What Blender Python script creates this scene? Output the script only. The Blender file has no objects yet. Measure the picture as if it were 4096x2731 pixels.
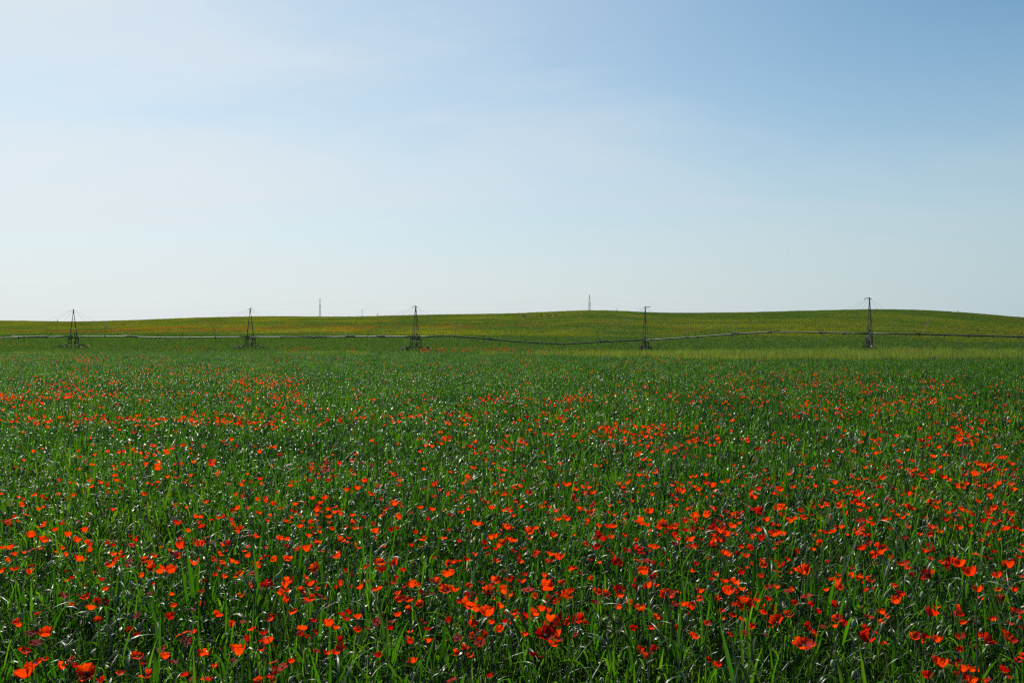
import bpy, math, random
import numpy as np
from mathutils import Vector, Matrix

random.seed(7)
RNG = np.random.default_rng(11)
scene = bpy.context.scene
COL = scene.collection
R = math.radians

# ------------------------------------------------------------------ camera figures (35 mm lens, eye 1.75 m, level)
F = 3982.0; CX = 2048.0; CY = 1365.5; EYE = 1.75
SUN_AZ, SUN_EL = -38.0, 47.0          # degrees: azimuth from the view direction, elevation

# ------------------------------------------------------------------ small helpers
def tag(o, label=None, cat=None, group=None, kind=None):
    if label: o['label'] = label
    if cat: o['category'] = cat
    if group: o['group'] = group
    if kind: o['kind'] = kind
    return o

def link(name, mesh, parent=None, loc=None):
    o = bpy.data.objects.new(name, mesh)
    COL.objects.link(o)
    if parent: o.parent = parent
    if loc is not None: o.location = loc
    return o

def empty(name, loc, rz=0.0):
    o = bpy.data.objects.new(name, None)
    COL.objects.link(o)
    o.location = loc; o.rotation_euler = (0, 0, rz)
    o.empty_display_size = 0.2
    return o

def make_mesh(name, verts, faces, mats=(), mat_idx=None, smooth=True, attrs=None):
    me = bpy.data.meshes.new(name)
    me.from_pydata([tuple(map(float, v)) for v in verts], [], [tuple(map(int, f)) for f in faces])
    for m in mats: me.materials.append(m)
    n = len(me.polygons)
    if n:
        me.polygons.foreach_set('use_smooth', [smooth] * n)
        if mat_idx is not None: me.polygons.foreach_set('material_index', np.asarray(mat_idx, dtype=np.int32))
    for k, v in (attrs or {}).items():
        a = me.attributes.new(k, 'FLOAT', 'POINT'); a.data.foreach_set('value', np.asarray(v, dtype=np.float32))
    me.update()
    return me

class MB:
    """Collects boxes, bars, tubes and lathes into one mesh."""
    def __init__(s): s.v = []; s.f = []; s.tone = []
    def add(s, V, Fc, tone=0.5):
        n = len(s.v); s.v += [tuple(p) for p in V]; s.f += [tuple(i + n for i in f) for f in Fc]
        s.tone += list(tone) if hasattr(tone, '__len__') else [tone] * len(V)
    def box(s, c, d, rot=None):
        c = Vector(c); V = []
        for x in (-.5, .5):
            for y in (-.5, .5):
                for z in (-.5, .5):
                    p = Vector((x * d[0], y * d[1], z * d[2]))
                    if rot is not None: p = rot @ p
                    V.append(c + p)
        s.add(V, [(0, 1, 3, 2), (4, 6, 7, 5), (0, 4, 5, 1), (2, 3, 7, 6), (0, 2, 6, 4), (1, 5, 7, 3)])
    def tube(s, pts, r, n=6, cap=True, tone=0.5):
        pts = [Vector(p) for p in pts]; V = []; Fc = []
        rs = r if hasattr(r, '__len__') else [r] * len(pts)
        for i, p in enumerate(pts):
            a = pts[max(i - 1, 0)]; b = pts[min(i + 1, len(pts) - 1)]
            t = (b - a).normalized()
            u = t.cross(Vector((0, 0, 1)))
            if u.length < 1e-3: u = t.cross(Vector((0, 1, 0)))
            u.normalize(); w = u.cross(t).normalized()
            for k in range(n):
                q = 2 * math.pi * (k + .5) / n
                V.append(p + rs[i] * (math.cos(q) * u + math.sin(q) * w))
        for i in range(len(pts) - 1):
            for k in range(n):
                a = i * n + k; b = i * n + (k + 1) % n
                Fc.append((a, b, b + n, a + n))
        if cap:
            Fc.append(tuple(range(n))[::-1]); Fc.append(tuple((len(pts) - 1) * n + k for k in range(n)))
        s.add(V, Fc, tone)
    def ball(s, c, r, nu=8, nv=5, sc=(1, 1, 1), rot=None, tone=.5):
        V = []; Fc = []
        for j in range(nv + 1):
            th = math.pi * j / nv
            for i in range(nu):
                ph = 2 * math.pi * i / nu
                p = Vector((r * sc[0] * math.sin(th) * math.cos(ph), r * sc[1] * math.sin(th) * math.sin(ph), r * sc[2] * math.cos(th)))
                if rot is not None: p = rot @ p
                V.append(Vector(c) + p)
        for j in range(nv):
            for i in range(nu):
                a = j * nu + i; b = j * nu + (i + 1) % nu
                Fc.append((a, a + nu, b + nu, b))
        s.add(V, Fc, tone)
    def mesh(s, name, mat, smooth=False):
        return make_mesh(name, s.v, s.f, [mat], smooth=smooth, attrs={'tone': s.tone})
    def build(s, name, mat, parent=None, smooth=False):
        return link(name, s.mesh(name, mat, smooth), parent)

def vnoise(x, y, seed=0):
    """Smooth value noise on arrays, 0..1."""
    x = np.asarray(x, float); y = np.asarray(y, float)
    xi = np.floor(x).astype(np.int64); yi = np.floor(y).astype(np.int64)
    fx = x - xi; fy = y - yi; fx = fx * fx * (3 - 2 * fx); fy = fy * fy * (3 - 2 * fy)
    def h(a, b):
        n = (a * 374761393 + b * 668265263 + seed * 1442695041) & 0x7fffffff
        n = ((n ^ (n >> 13)) * 1274126177) & 0x7fffffff
        return ((n ^ (n >> 16)) & 0xffff) / 65535.0
    return (h(xi, yi) * (1 - fx) + h(xi + 1, yi) * fx) * (1 - fy) + (h(xi, yi + 1) * (1 - fx) + h(xi + 1, yi + 1) * fx) * fy

def fbm(x, y, seed=0):
    return .55 * vnoise(x, y, seed) + .3 * vnoise(x * 2.1, y * 2.1, seed + 5) + .15 * vnoise(x * 4.3, y * 4.3, seed + 9)

# ------------------------------------------------------------------ terrain
SKY_X = np.array([-4000, -1200, 0, 300, 500, 800, 1050, 1400, 1700, 2048, 2200, 2350, 2450, 2600, 2750, 3000, 3300, 3500, 3700, 3900, 4096, 4600, 8000.])
SKY_Y = np.array([1288, 1278, 1281, 1286, 1281, 1269, 1264, 1266, 1258, 1253, 1246, 1239.5, 1241, 1249, 1251, 1248, 1240, 1235.5, 1239, 1252, 1270, 1290, 1296.])
CREST = 500.0
TOWER_GROUND = []     # (x, y, ground z) of the five irrigation towers, filled below
TPX = [294, 1001, 1663, 2581, 3478]; TD = [158.0, 150.0, 137.0, 140.0, 120.0]
TZ = [.36, .29, .15, .16, .50]
for px, d, z in zip(TPX, TD, TZ): TOWER_GROUND.append(((px - CX) / F * d, d, z))

def terrain_base(X, Y):
    X = np.asarray(X, float); Y = np.asarray(Y, float)
    px = CX + F * X / np.maximum(Y, 60.0)
    sky = sum(np.interp(px + o, SKY_X, SKY_Y) for o in (-60, -30, 0, 30, 60)) / 5
    ztop = EYE - .45 + (CY - sky) / F * CREST
    q = np.clip((Y - 118) / (CREST - 118), 0, 1)
    ease = .75 * (q - .10 * (1 - np.exp(-q / .10))) / .90 + .25 * q * q * (3 - 2 * q)
    z = ztop * ease
    far = np.clip(Y - CREST, 0, None)
    z = z * np.exp(-(far / 420.0) ** 2)
    near = .10 * (vnoise(X / 9 + 3, Y / 6, 3) - .5) * np.clip((Y - 12) / 20, 0, 1) * np.clip((420 - Y) / 200, 0, 1)
    return z + near

LIFTS = [tz - float(terrain_base(tx, ty)) for (tx, ty, tz) in TOWER_GROUND]
def terrain(X, Y):
    z = terrain_base(X, Y)
    for (tx, ty, tz), lift in zip(TOWER_GROUND, LIFTS):
        z = z + lift * np.exp(-((np.asarray(X) - tx) ** 2 + (np.asarray(Y) - ty) ** 2) / (2 * 9.0 ** 2))
    return z

def photo_xy(X, Y, Z):
    return CX + F * X / Y, CY - F * (Z - EYE) / Y

YV = np.concatenate([np.geomspace(1.5, 30, 700), np.linspace(30, 480, 1400)[1:]])
COLUMNS = {}
def at_px(px, py, h):
    """The place on the ground over which a point H metres up is seen along one line of sight of the photograph."""
    a = (px - CX) / F; b = -(py - CY) / F
    key = round(px / 8)
    if key not in COLUMNS: COLUMNS[key] = terrain((key * 8 - CX) / F * YV, YV)
    d = EYE + b * YV - (COLUMNS[key] + h)
    k = int(np.argmax(d < 0))
    if d[k] >= 0: return None
    t = d[k - 1] / (d[k - 1] - d[k]) if k else 0
    Y = float(YV[max(k - 1, 0)] + t * (YV[k] - YV[max(k - 1, 0)]))
    return a * Y, Y, EYE + b * Y - h

# ------------------------------------------------------------------ materials
def new_mat(name):
    m = bpy.data.materials.new(name); m.use_nodes = True
    nt = m.node_tree; nt.nodes.clear()
    return m, nt
def N(nt, t, **kw):
    n = nt.nodes.new(t)
    for k, v in kw.items():
        if k in n.inputs: n.inputs[k].default_value = v
        else: setattr(n, k, v)
    return n
def ramp(nt, fac, stops):
    r = nt.nodes.new('ShaderNodeValToRGB')
    el = r.color_ramp.elements
    el[0].position, el[0].color = stops[0][0], (*stops[0][1], 1)
    el[1].position, el[1].color = stops[-1][0], (*stops[-1][1], 1)
    for p, c in stops[1:-1]:
        e = el.new(p); e.color = (*c, 1)
    nt.links.new(fac, r.inputs[0])
    return r.outputs[0]
def mathn(nt, op, a, b=None, clamp=False):
    m = nt.nodes.new('ShaderNodeMath'); m.operation = op; m.use_clamp = clamp
    for i, v in enumerate((a, b)):
        if v is None: continue
        if hasattr(v, 'links'): nt.links.new(v, m.inputs[i])
        else: m.inputs[i].default_value = v
    return m.outputs[0]
def mixc(nt, fac, a, b, mode='MIX'):
    m = nt.nodes.new('ShaderNodeMix'); m.data_type = 'RGBA'; m.blend_type = mode
    for s, v in ((m.inputs[0], fac), (m.inputs[6], a), (m.inputs[7], b)):
        if hasattr(v, 'links'): nt.links.new(v, s)
        else: s.default_value = v if isinstance(v, float) else (*v, 1)
    return m.outputs[2]

def leaf_material(name, refl, trans, translucency=.5, rough=.38, spec=.5, tint_cols=None, patchy=.9):
    """Leaf: waxy reflecting side plus light passing through. REFL / TRANS: colour stops over the blade's own tone."""
    m, nt = new_mat(name)
    out = N(nt, 'ShaderNodeOutputMaterial')
    tone = N(nt, 'ShaderNodeAttribute', attribute_name='tone').outputs['Fac']
    rnd = N(nt, 'ShaderNodeObjectInfo').outputs['Random']
    geo = N(nt, 'ShaderNodeNewGeometry').outputs['Position']
    noi = N(nt, 'ShaderNodeTexNoise', Scale=.35, Detail=3.0); nt.links.new(geo, noi.inputs['Vector'])
    f = mathn(nt, 'ADD', mathn(nt, 'MULTIPLY', tone, .6), mathn(nt, 'MULTIPLY', rnd, .15))
    f = mathn(nt, 'ADD', f, mathn(nt, 'MULTIPLY', mathn(nt, 'SUBTRACT', noi.outputs['Fac'], .5), patchy), clamp=True)
    cr = ramp(nt, f, refl); ct = ramp(nt, f, trans)
    if tint_cols:
        ti = N(nt, 'ShaderNodeAttribute', attribute_name='tint', attribute_type='INSTANCER').outputs['Fac']
        cr = mixc(nt, ti, cr, ramp(nt, f, tint_cols[0])); ct = mixc(nt, ti, ct, ramp(nt, f, tint_cols[1]))
    p = N(nt, 'ShaderNodeBsdfPrincipled', Roughness=rough)
    p.inputs['Specular IOR Level'].default_value = spec
    p.inputs['Specular Tint'].default_value = (.86, 1.0, .76, 1)
    nt.links.new(cr, p.inputs['Base Color'])
    t = N(nt, 'ShaderNodeBsdfTranslucent'); nt.links.new(ct, t.inputs['Color'])
    mx = N(nt, 'ShaderNodeMixShader'); mx.inputs[0].default_value = translucency
    nt.links.new(p.outputs[0], mx.inputs[1]); nt.links.new(t.outputs[0], mx.inputs[2])
    nt.links.new(mx.outputs[0], out.inputs['Surface'])
    return m

M = {}
WHEAT = ([(0, (.0023, .0065, .0022)), (.5, (.0047, .0130, .0029)), (1, (.0093, .0202, .0036))],
         [(0, (.0078, .0432, .0014)), (.5, (.0389, .1332, .0022)), (1, (.1439, .2808, .0043))])
M['wheat'] = leaf_material('wheat_leaf', *WHEAT, .54, .34, .25)
M['wheat_far'] = leaf_material('wheat_leaf_far', *WHEAT, .54, .46, .22)
M['flag'] = leaf_material('glaucous_flag_leaf',
    [(0, (.0202, .0374, .0216)), (.5, (.0327, .0562, .0331)), (1, (.0467, .0720, .0418))], WHEAT[1], .42, .42, .40)
M['weed'] = leaf_material('weed_leaf',
    [(0, (.0047, .0122, .0029)), (1, (.0171, .0324, .0058))],
    [(0, (.0218, .0684, .0029)), (1, (.1166, .1944, .0058))], .46, .32, .26)
M['tall'] = leaf_material('tall_grass_blade',
    [(0, (.0350, .0612, .0115)), (1, (.0816, .1008, .0216))],
    [(0, (.0855, .1548, .0115)), (1, (.2566, .2880, .0396))], .5, .55, .3)
M['hill'] = leaf_material('hill_crop_blade',
    [(0, (.0101, .0317, .0101)), (.5, (.0171, .0446, .0115)), (1, (.0249, .0562, .0122))],
    [(0, (.0350, .0900, .0101)), (.5, (.0661, .1332, .0122)), (1, (.1089, .1692, .0137))], .48, .6, .10, patchy=.3,
    tint_cols=([(0, (.0350, .0540, .0043)), (.5, (.0661, .0720, .0043)), (1, (.0894, .0828, .0050))],
               [(0, (.1011, .1656, .0043)), (.5, (.2333, .2340, .0058)), (1, (.3344, .2880, .0072))]))

def petal_material(name='poppy_petal'):
    m, nt = new_mat(name)
    out = N(nt, 'ShaderNodeOutputMaterial')
    tone = N(nt, 'ShaderNodeAttribute', attribute_name='tone').outputs['Fac']      # 0 at the petal's foot, 1 at its rim
    age = N(nt, 'ShaderNodeAttribute', attribute_name='age').outputs['Fac']        # shade painted into the petal colour: darker, deeper red flowers
    rnd = N(nt, 'ShaderNodeObjectInfo').outputs['Random']
    k = mathn(nt, 'ADD', age, mathn(nt, 'MULTIPLY', mathn(nt, 'SUBTRACT', rnd, .5), .55), clamp=True)
    cr = ramp(nt, k, [(0, (.3800, .0106, .0023)), (.5, (.2736, .0053, .0023)), (1, (.1520, .0023, .0023))])
    ct = ramp(nt, k, [(0, (.6840, .0456, .0008)), (.5, (.5624, .0182, .0008)), (1, (.3192, .0038, .0015))])
    blot = mathn(nt, 'SUBTRACT', 1.0, mathn(nt, 'MULTIPLY', mathn(nt, 'SUBTRACT', tone, .06), 11.0, clamp=True))
    cr = mixc(nt, blot, cr, (.006, .002, .004)); ct = mixc(nt, blot, ct, (.02, .003, .003))
    geo = N(nt, 'ShaderNodeTexCoord').outputs['Object']
    wv = N(nt, 'ShaderNodeTexNoise', Scale=9.0, Detail=2.0); nt.links.new(geo, wv.inputs['Vector'])
    bmp = N(nt, 'ShaderNodeBump', Strength=.35, Distance=.02); nt.links.new(wv.outputs['Fac'], bmp.inputs['Height'])
    p = N(nt, 'ShaderNodeBsdfPrincipled', Roughness=.6); p.inputs['Specular IOR Level'].default_value = .08
    nt.links.new(cr, p.inputs['Base Color']); nt.links.new(bmp.outputs[0], p.inputs['Normal'])
    t = N(nt, 'ShaderNodeBsdfTranslucent'); nt.links.new(ct, t.inputs['Color']); nt.links.new(bmp.outputs[0], t.inputs['Normal'])
    mx = N(nt, 'ShaderNodeMixShader'); mx.inputs[0].default_value = .58
    nt.links.new(p.outputs[0], mx.inputs[1]); nt.links.new(t.outputs[0], mx.inputs[2])
    nt.links.new(mx.outputs[0], out.inputs['Surface'])
    return m
M['petal'] = petal_material()

def plain(name, col, rough=.6, metal=0.0, noise=None, spec=.5):
    m, nt = new_mat(name)
    out = N(nt, 'ShaderNodeOutputMaterial')
    p = N(nt, 'ShaderNodeBsdfPrincipled', Roughness=rough, Metallic=metal); p.inputs['Specular IOR Level'].default_value = spec
    if noise:
        sc, col2 = noise
        tc = N(nt, 'ShaderNodeTexCoord').outputs['Object']
        no = N(nt, 'ShaderNodeTexNoise', Scale=sc, Detail=5.0, Roughness=.65); nt.links.new(tc, no.inputs['Vector'])
        nt.links.new(ramp(nt, no.outputs['Fac'], [(.38, col), (.66, col2)]), p.inputs['Base Color'])
    else: p.inputs['Base Color'].default_value = (*col, 1)
    nt.links.new(p.outputs[0], out.inputs['Surface'])
    return m
M['stem'] = plain('poppy_stem', (.045, .085, .022), .6, noise=(30, (.075, .11, .03)))
M['centre'] = plain('poppy_centre', (.012, .009, .010), .8, noise=(60, (.05, .045, .02)))
M['bud'] = plain('poppy_bud', (.10, .15, .07), .65, noise=(40, (.15, .20, .10)))
M['spent'] = plain('spent_head', (.035, .028, .010), .85, noise=(60, (.10, .075, .018)))
M['yellow'] = plain('yellow_floret', (.42, .34, .03), .7)
M['steel'] = plain('weathered_steel', (.060, .062, .060), .62, .55, noise=(3.5, (.105, .090, .075)))
M['rung'] = plain('galvanised_rung', (.35, .35, .34), .42, .75, noise=(6, (.22, .21, .20)))
M['pipe'] = plain('galvanised_pipe', (.052, .052, .048), .55, .10, noise=(.9, (.030, .028, .025)), spec=.35)
M['collar'] = plain('pipe_collar', (.045, .043, .040), .6, .4)
M['cable'] = plain('steel_cable', (.12, .12, .12), .5, .6)
M['red'] = plain('faded_red_paint', (.20, .022, .014), .55, noise=(8, (.10, .018, .014)))
M['rust'] = plain('rusty_wheel', (.050, .040, .034), .75, .3, noise=(7, (.12, .085, .065)))
M['lattice'] = plain('pylon_steel', (.16, .17, .18), .6, .4)
M['wire'] = plain('conductor', (.20, .21, .22), .5, .6)
M['earth'] = plain('dug_earth', (.060, .040, .026), .95, noise=(.8, (.14, .085, .045)), spec=.1)
M['feather'] = plain('bird_feathers', (.05, .05, .055), .8)

def ground_material():
    m, nt = new_mat('field_soil')
    out = N(nt, 'ShaderNodeOutputMaterial')
    geo = N(nt, 'ShaderNodeNewGeometry').outputs['Position']
    a = N(nt, 'ShaderNodeTexNoise', Scale=3.0, Detail=6.0); nt.links.new(geo, a.inputs['Vector'])
    b = N(nt, 'ShaderNodeTexNoise', Scale=.02, Detail=4.0); nt.links.new(geo, b.inputs['Vector'])
    c1 = ramp(nt, a.outputs['Fac'], [(.3, (.010, .013, .005)), (.7, (.020, .024, .008))])
    c2 = ramp(nt, b.outputs['Fac'], [(.35, (.045, .075, .015)), (.65, (.075, .090, .016))])
    sep = N(nt, 'ShaderNodeSeparateXYZ'); nt.links.new(geo, sep.inputs[0])
    f = mathn(nt, 'DIVIDE', mathn(nt, 'SUBTRACT', sep.outputs['Y'], 90.0), 90.0, clamp=True)
    p = N(nt, 'ShaderNodeBsdfPrincipled', Roughness=.95); p.inputs['Specular IOR Level'].default_value = .1
    nt.links.new(mixc(nt, f, c1, c2), p.inputs['Base Color'])
    nt.links.new(p.outputs[0], out.inputs['Surface'])
    return m
M['soil'] = ground_material()

# ------------------------------------------------------------------ the ground: one sheet out to the horizon
xs = np.unique(np.concatenate([-np.geomspace(1.5, 3200, 70), [0], np.geomspace(1.5, 3200, 70), np.linspace(-330, 330, 111)]))
ys = np.unique(np.concatenate([np.linspace(-60, 60, 31), np.linspace(60, 560, 101), np.geomspace(560, 4200, 26)]))
gx, gy = np.meshgrid(xs, ys)
gz = terrain(gx, gy)
nx, ny = len(xs), len(ys)
gv = np.stack([gx.ravel(), gy.ravel(), gz.ravel()], 1)
gf = [(j * nx + i, j * nx + i + 1, (j + 1) * nx + i + 1, (j + 1) * nx + i) for j in range(ny - 1) for i in range(nx - 1)]
tag(link('ground', make_mesh('ground', gv, gf, [M['soil']])), 'rolling farmland soil under the green crop, rising to a low hill', 'ground', kind='structure')

# ------------------------------------------------------------------ light
SKY_STRENGTH = .060; SUN_STRENGTH = 5.0; EXPOSURE = .97
VEIL0, VEIL1 = -.26, .50; SKY_SHIFT = (2.4, 7.9, 0)
HAZE_STOPS = [(0.29, (0.247, 0.304, 0.332)), (0.54, (0.344, 0.37, 0.388)), (0.67, (0.383, 0.401, 0.419)), (0.8, (0.409, 0.424, 0.434)), (0.92, (0.403, 0.419, 0.419))]
DENOISE = False
# ------------------------------------------------------------------ scattering: one mesh holds the tuft shapes and the places they stand
def scatter(name, variants, pts, rot, scl, pick, mats, tint=None):
    """VARIANTS: list of MB-like (v, f, tone, mat, age). The object's own mesh carries each shape and one loose vertex per plant."""
    V = []; Fc = []; var = []; tone = []; age = []; mi = []; n = 0
    for k, t in enumerate(variants):
        V.append(np.asarray(t['v'], dtype=np.float32)); nv = len(t['v'])
        Fc += [tuple(i + n for i in f) for f in t['f']]
        var.append(np.full(nv, k)); tone.append(np.asarray(t['tone'])); age.append(np.asarray(t.get('age', np.zeros(nv)))); mi += list(t['m']); n += nv
    P = len(pts)
    V.append(np.asarray(pts, dtype=np.float32)); var.append(np.full(P, -1)); tone.append(np.zeros(P)); age.append(np.zeros(P))
    V = np.concatenate(V)
    me = bpy.data.meshes.new(name)
    me.vertices.add(len(V)); me.vertices.foreach_set('co', V.ravel())
    lens = np.array([len(f) for f in Fc], dtype=np.int32); flat = np.concatenate([np.asarray(f, dtype=np.int32) for f in Fc])
    me.loops.add(len(flat)); me.loops.foreach_set('vertex_index', flat)
    me.polygons.add(len(Fc)); me.polygons.foreach_set('loop_start', np.concatenate([[0], np.cumsum(lens)[:-1]]).astype(np.int32))
    for m in mats: me.materials.append(m)
    me.polygons.foreach_set('material_index', np.asarray(mi, dtype=np.int32))
    me.polygons.foreach_set('use_smooth', [True] * len(Fc))
    me.update(calc_edges=True)
    def att(nm, kind, data, prop='value'):
        a = me.attributes.new(nm, kind, 'POINT'); a.data.foreach_set(prop, data)
    z = lambda a, w: np.concatenate([np.zeros((len(V) - P, w), np.float32), np.asarray(a, np.float32).reshape(P, w)]).ravel()
    att('variant', 'INT', np.concatenate(var).astype(np.int32))
    att('pick', 'INT', np.concatenate([np.full(len(V) - P, -1), pick]).astype(np.int32))
    att('rot', 'FLOAT_VECTOR', z(rot, 3), 'vector'); att('scl', 'FLOAT_VECTOR', z(scl, 3), 'vector')
    att('tone', 'FLOAT', np.concatenate(tone).astype(np.float32)); att('age', 'FLOAT', np.concatenate(age).astype(np.float32))
    att('tint', 'FLOAT', z(np.zeros(P) if tint is None else tint, 1))
    o = link(name, me)
    g = bpy.data.node_groups.new(name + '_placement', 'GeometryNodeTree')
    g.interface.new_socket('Geometry', in_out='INPUT', socket_type='NodeSocketGeometry')
    g.interface.new_socket('Geometry', in_out='OUTPUT', socket_type='NodeSocketGeometry')
    gi = g.nodes.new('NodeGroupInput'); go = g.nodes.new('NodeGroupOutput'); L = g.links.new
    def named(nm, t):
        a = g.nodes.new('GeometryNodeInputNamedAttribute'); a.data_type = t; a.inputs['Name'].default_value = nm
        return a.outputs['Attribute']
    def equal(sock, k):
        c = g.nodes.new('FunctionNodeCompare'); c.data_type = 'INT'; c.operation = 'EQUAL'
        L(sock, c.inputs[2]); c.inputs[3].default_value = k
        return c.outputs[0]
    va, pk = named('variant', 'INT'), named('pick', 'INT')
    ro, sc = named('rot', 'FLOAT_VECTOR'), named('scl', 'FLOAT_VECTOR')
    join = g.nodes.new('GeometryNodeJoinGeometry')
    sp = g.nodes.new('GeometryNodeSeparateGeometry'); L(gi.outputs[0], sp.inputs[0]); L(equal(va, -1), sp.inputs[1])
    for k in range(len(variants)):
        s = g.nodes.new('GeometryNodeSeparateGeometry'); L(gi.outputs[0], s.inputs[0]); L(equal(va, k), s.inputs[1])
        i = g.nodes.new('GeometryNodeInstanceOnPoints')
        L(sp.outputs[0], i.inputs['Points']); L(equal(pk, k), i.inputs['Selection']); L(s.outputs[0], i.inputs['Instance'])
        er = g.nodes.new('FunctionNodeEulerToRotation'); L(ro, er.inputs[0]); L(er.outputs[0], i.inputs['Rotation'])
        L(sc, i.inputs['Scale']); L(i.outputs[0], join.inputs[0])
    L(join.outputs[0], go.inputs[0])
    md = o.modifiers.new('placement', 'NODES'); md.node_group = g
    return o

# ------------------------------------------------------------------ blades
class Tuft:
    def __init__(s): s.v = []; s.f = []; s.tone = []; s.m = []; s.age = []
    def put(s, V, Fc, tone, m=0, age=0.0):
        n = len(s.v); s.v += V; s.f += [tuple(i + n for i in f) for f in Fc]
        s.tone += list(tone) if hasattr(tone, '__len__') else [tone] * len(V)
        s.age += [age] * len(V); s.m += [m] * len(Fc)
    def d(s): return dict(v=s.v, f=s.f, tone=s.tone, m=s.m, age=s.age)

def blade(T, base, az, Ln, W, tilt, bend, curl, sharp, nseg, fold, rng, twist=0.0, tone=.5, m=0):
    """A strap leaf: rises at TILT from the vertical and turns over by BEND about the fraction CURL of its length."""
    ca, sa = math.cos(az), math.sin(az)
    p = np.array(base, float); rows = []; ds = Ln / nseg
    for i in range(nseg + 1):
        s = i / nseg
        a = tilt + bend / (1 + math.exp(-(s - curl) / sharp))
        w = W * (.55 + .45 * min(1, s * 5)) * max(0.0, 1 - max(0, (s - .35) / .65) ** 1.7)
        tw = twist * s
        up = np.array([-math.cos(a) * ca, -math.cos(a) * sa, math.sin(a)])          # leaf normal
        sd = np.array([-sa, ca, 0.0])
        sd2 = sd * math.cos(tw) + up * math.sin(tw); up2 = up * math.cos(tw) - sd * math.sin(tw)
        rows.append((p.copy(), sd2, up2, max(w, W * .02)))
        p = p + ds * np.array([math.sin(a) * ca, math.sin(a) * sa, math.cos(a)])
    V = []; Fc = []
    c = 3 if fold else 2
    for (q, sd, up, w) in rows:
        V.append(tuple(q - sd * w * .5 + up * w * .16 * fold))
        if fold: V.append(tuple(q))
        V.append(tuple(q + sd * w * .5 + up * w * .16 * fold))
    for i in range(nseg):
        for k in range(c - 1):
            a = i * c + k
            Fc.append((a, a + 1, a + c + 1, a + c))
    T.put(V, Fc, tone, m)

def stalk(T, p0, p1, r, tone=.5, m=0, n=3):
    p0 = np.array(p0); p1 = np.array(p1); V = []
    for q, rr in ((p0, r), (p1, r * .7)):
        for k in range(n):
            t = 2 * math.pi * k / n
            V.append((q[0] + rr * math.cos(t), q[1] + rr * math.sin(t), q[2]))
    T.put(V, [(k, (k + 1) % n, n + (k + 1) % n, n + k) for k in range(n)], tone, m)

def wheat_tuft(seed, radius, stems, nseg, fold, wscale, full=True, hmul=1.0):
    g = random.Random(seed); T = Tuft()
    for _ in range(stems):
        r = radius * math.sqrt(g.random()); q = g.random() * 6.283
        b = (r * math.cos(q), r * math.sin(q), -.02)
        h = g.uniform(.20, .40) * hmul
        lean = g.uniform(0, .10); la = g.random() * 6.283
        top = (b[0] + h * lean * math.cos(la), b[1] + h * lean * math.sin(la), h)
        base_tone = g.uniform(.05, .95)
        if full: stalk(T, b, top, .0022 * wscale, base_tone)
        nl = 4 if full else 3
        a0 = g.random() * 6.283
        for k in range(nl):
            f = (k + .7) / nl if full else (k + 1.2) / (nl + .4)
            o = tuple(b[i] + (top[i] - b[i]) * f for i in range(3))
            az = a0 + k * math.pi + g.uniform(-.7, .7)
            up = k >= nl - 2
            Ln = (g.uniform(.12, .24) if up else g.uniform(.12, .22)) * hmul
            W = g.uniform(.0055, .0135) * wscale
            if full and k == nl - 1 and g.random() < .25: W *= 1.4          # broad flag leaf
            x = g.random()
            tone = min(1, max(0, base_tone + g.uniform(-.2, .2)))
            if x < .25: tl, bd, cu, sh = g.uniform(.04, .32), g.uniform(.05, .5), .7, .2
            elif x < .82: tl, bd, cu, sh = g.uniform(.12, .45), g.uniform(1.4, 2.6), g.uniform(.35, .68), g.uniform(.06, .17)
            else: tl, bd, cu, sh = g.uniform(.4, .8), g.uniform(.4, 1.2), .5, .2
            blade(T, o, az, Ln, W, tl, bd, cu, sh, nseg, fold, g, g.uniform(-.9, .9), tone)
    return T.d()

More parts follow.
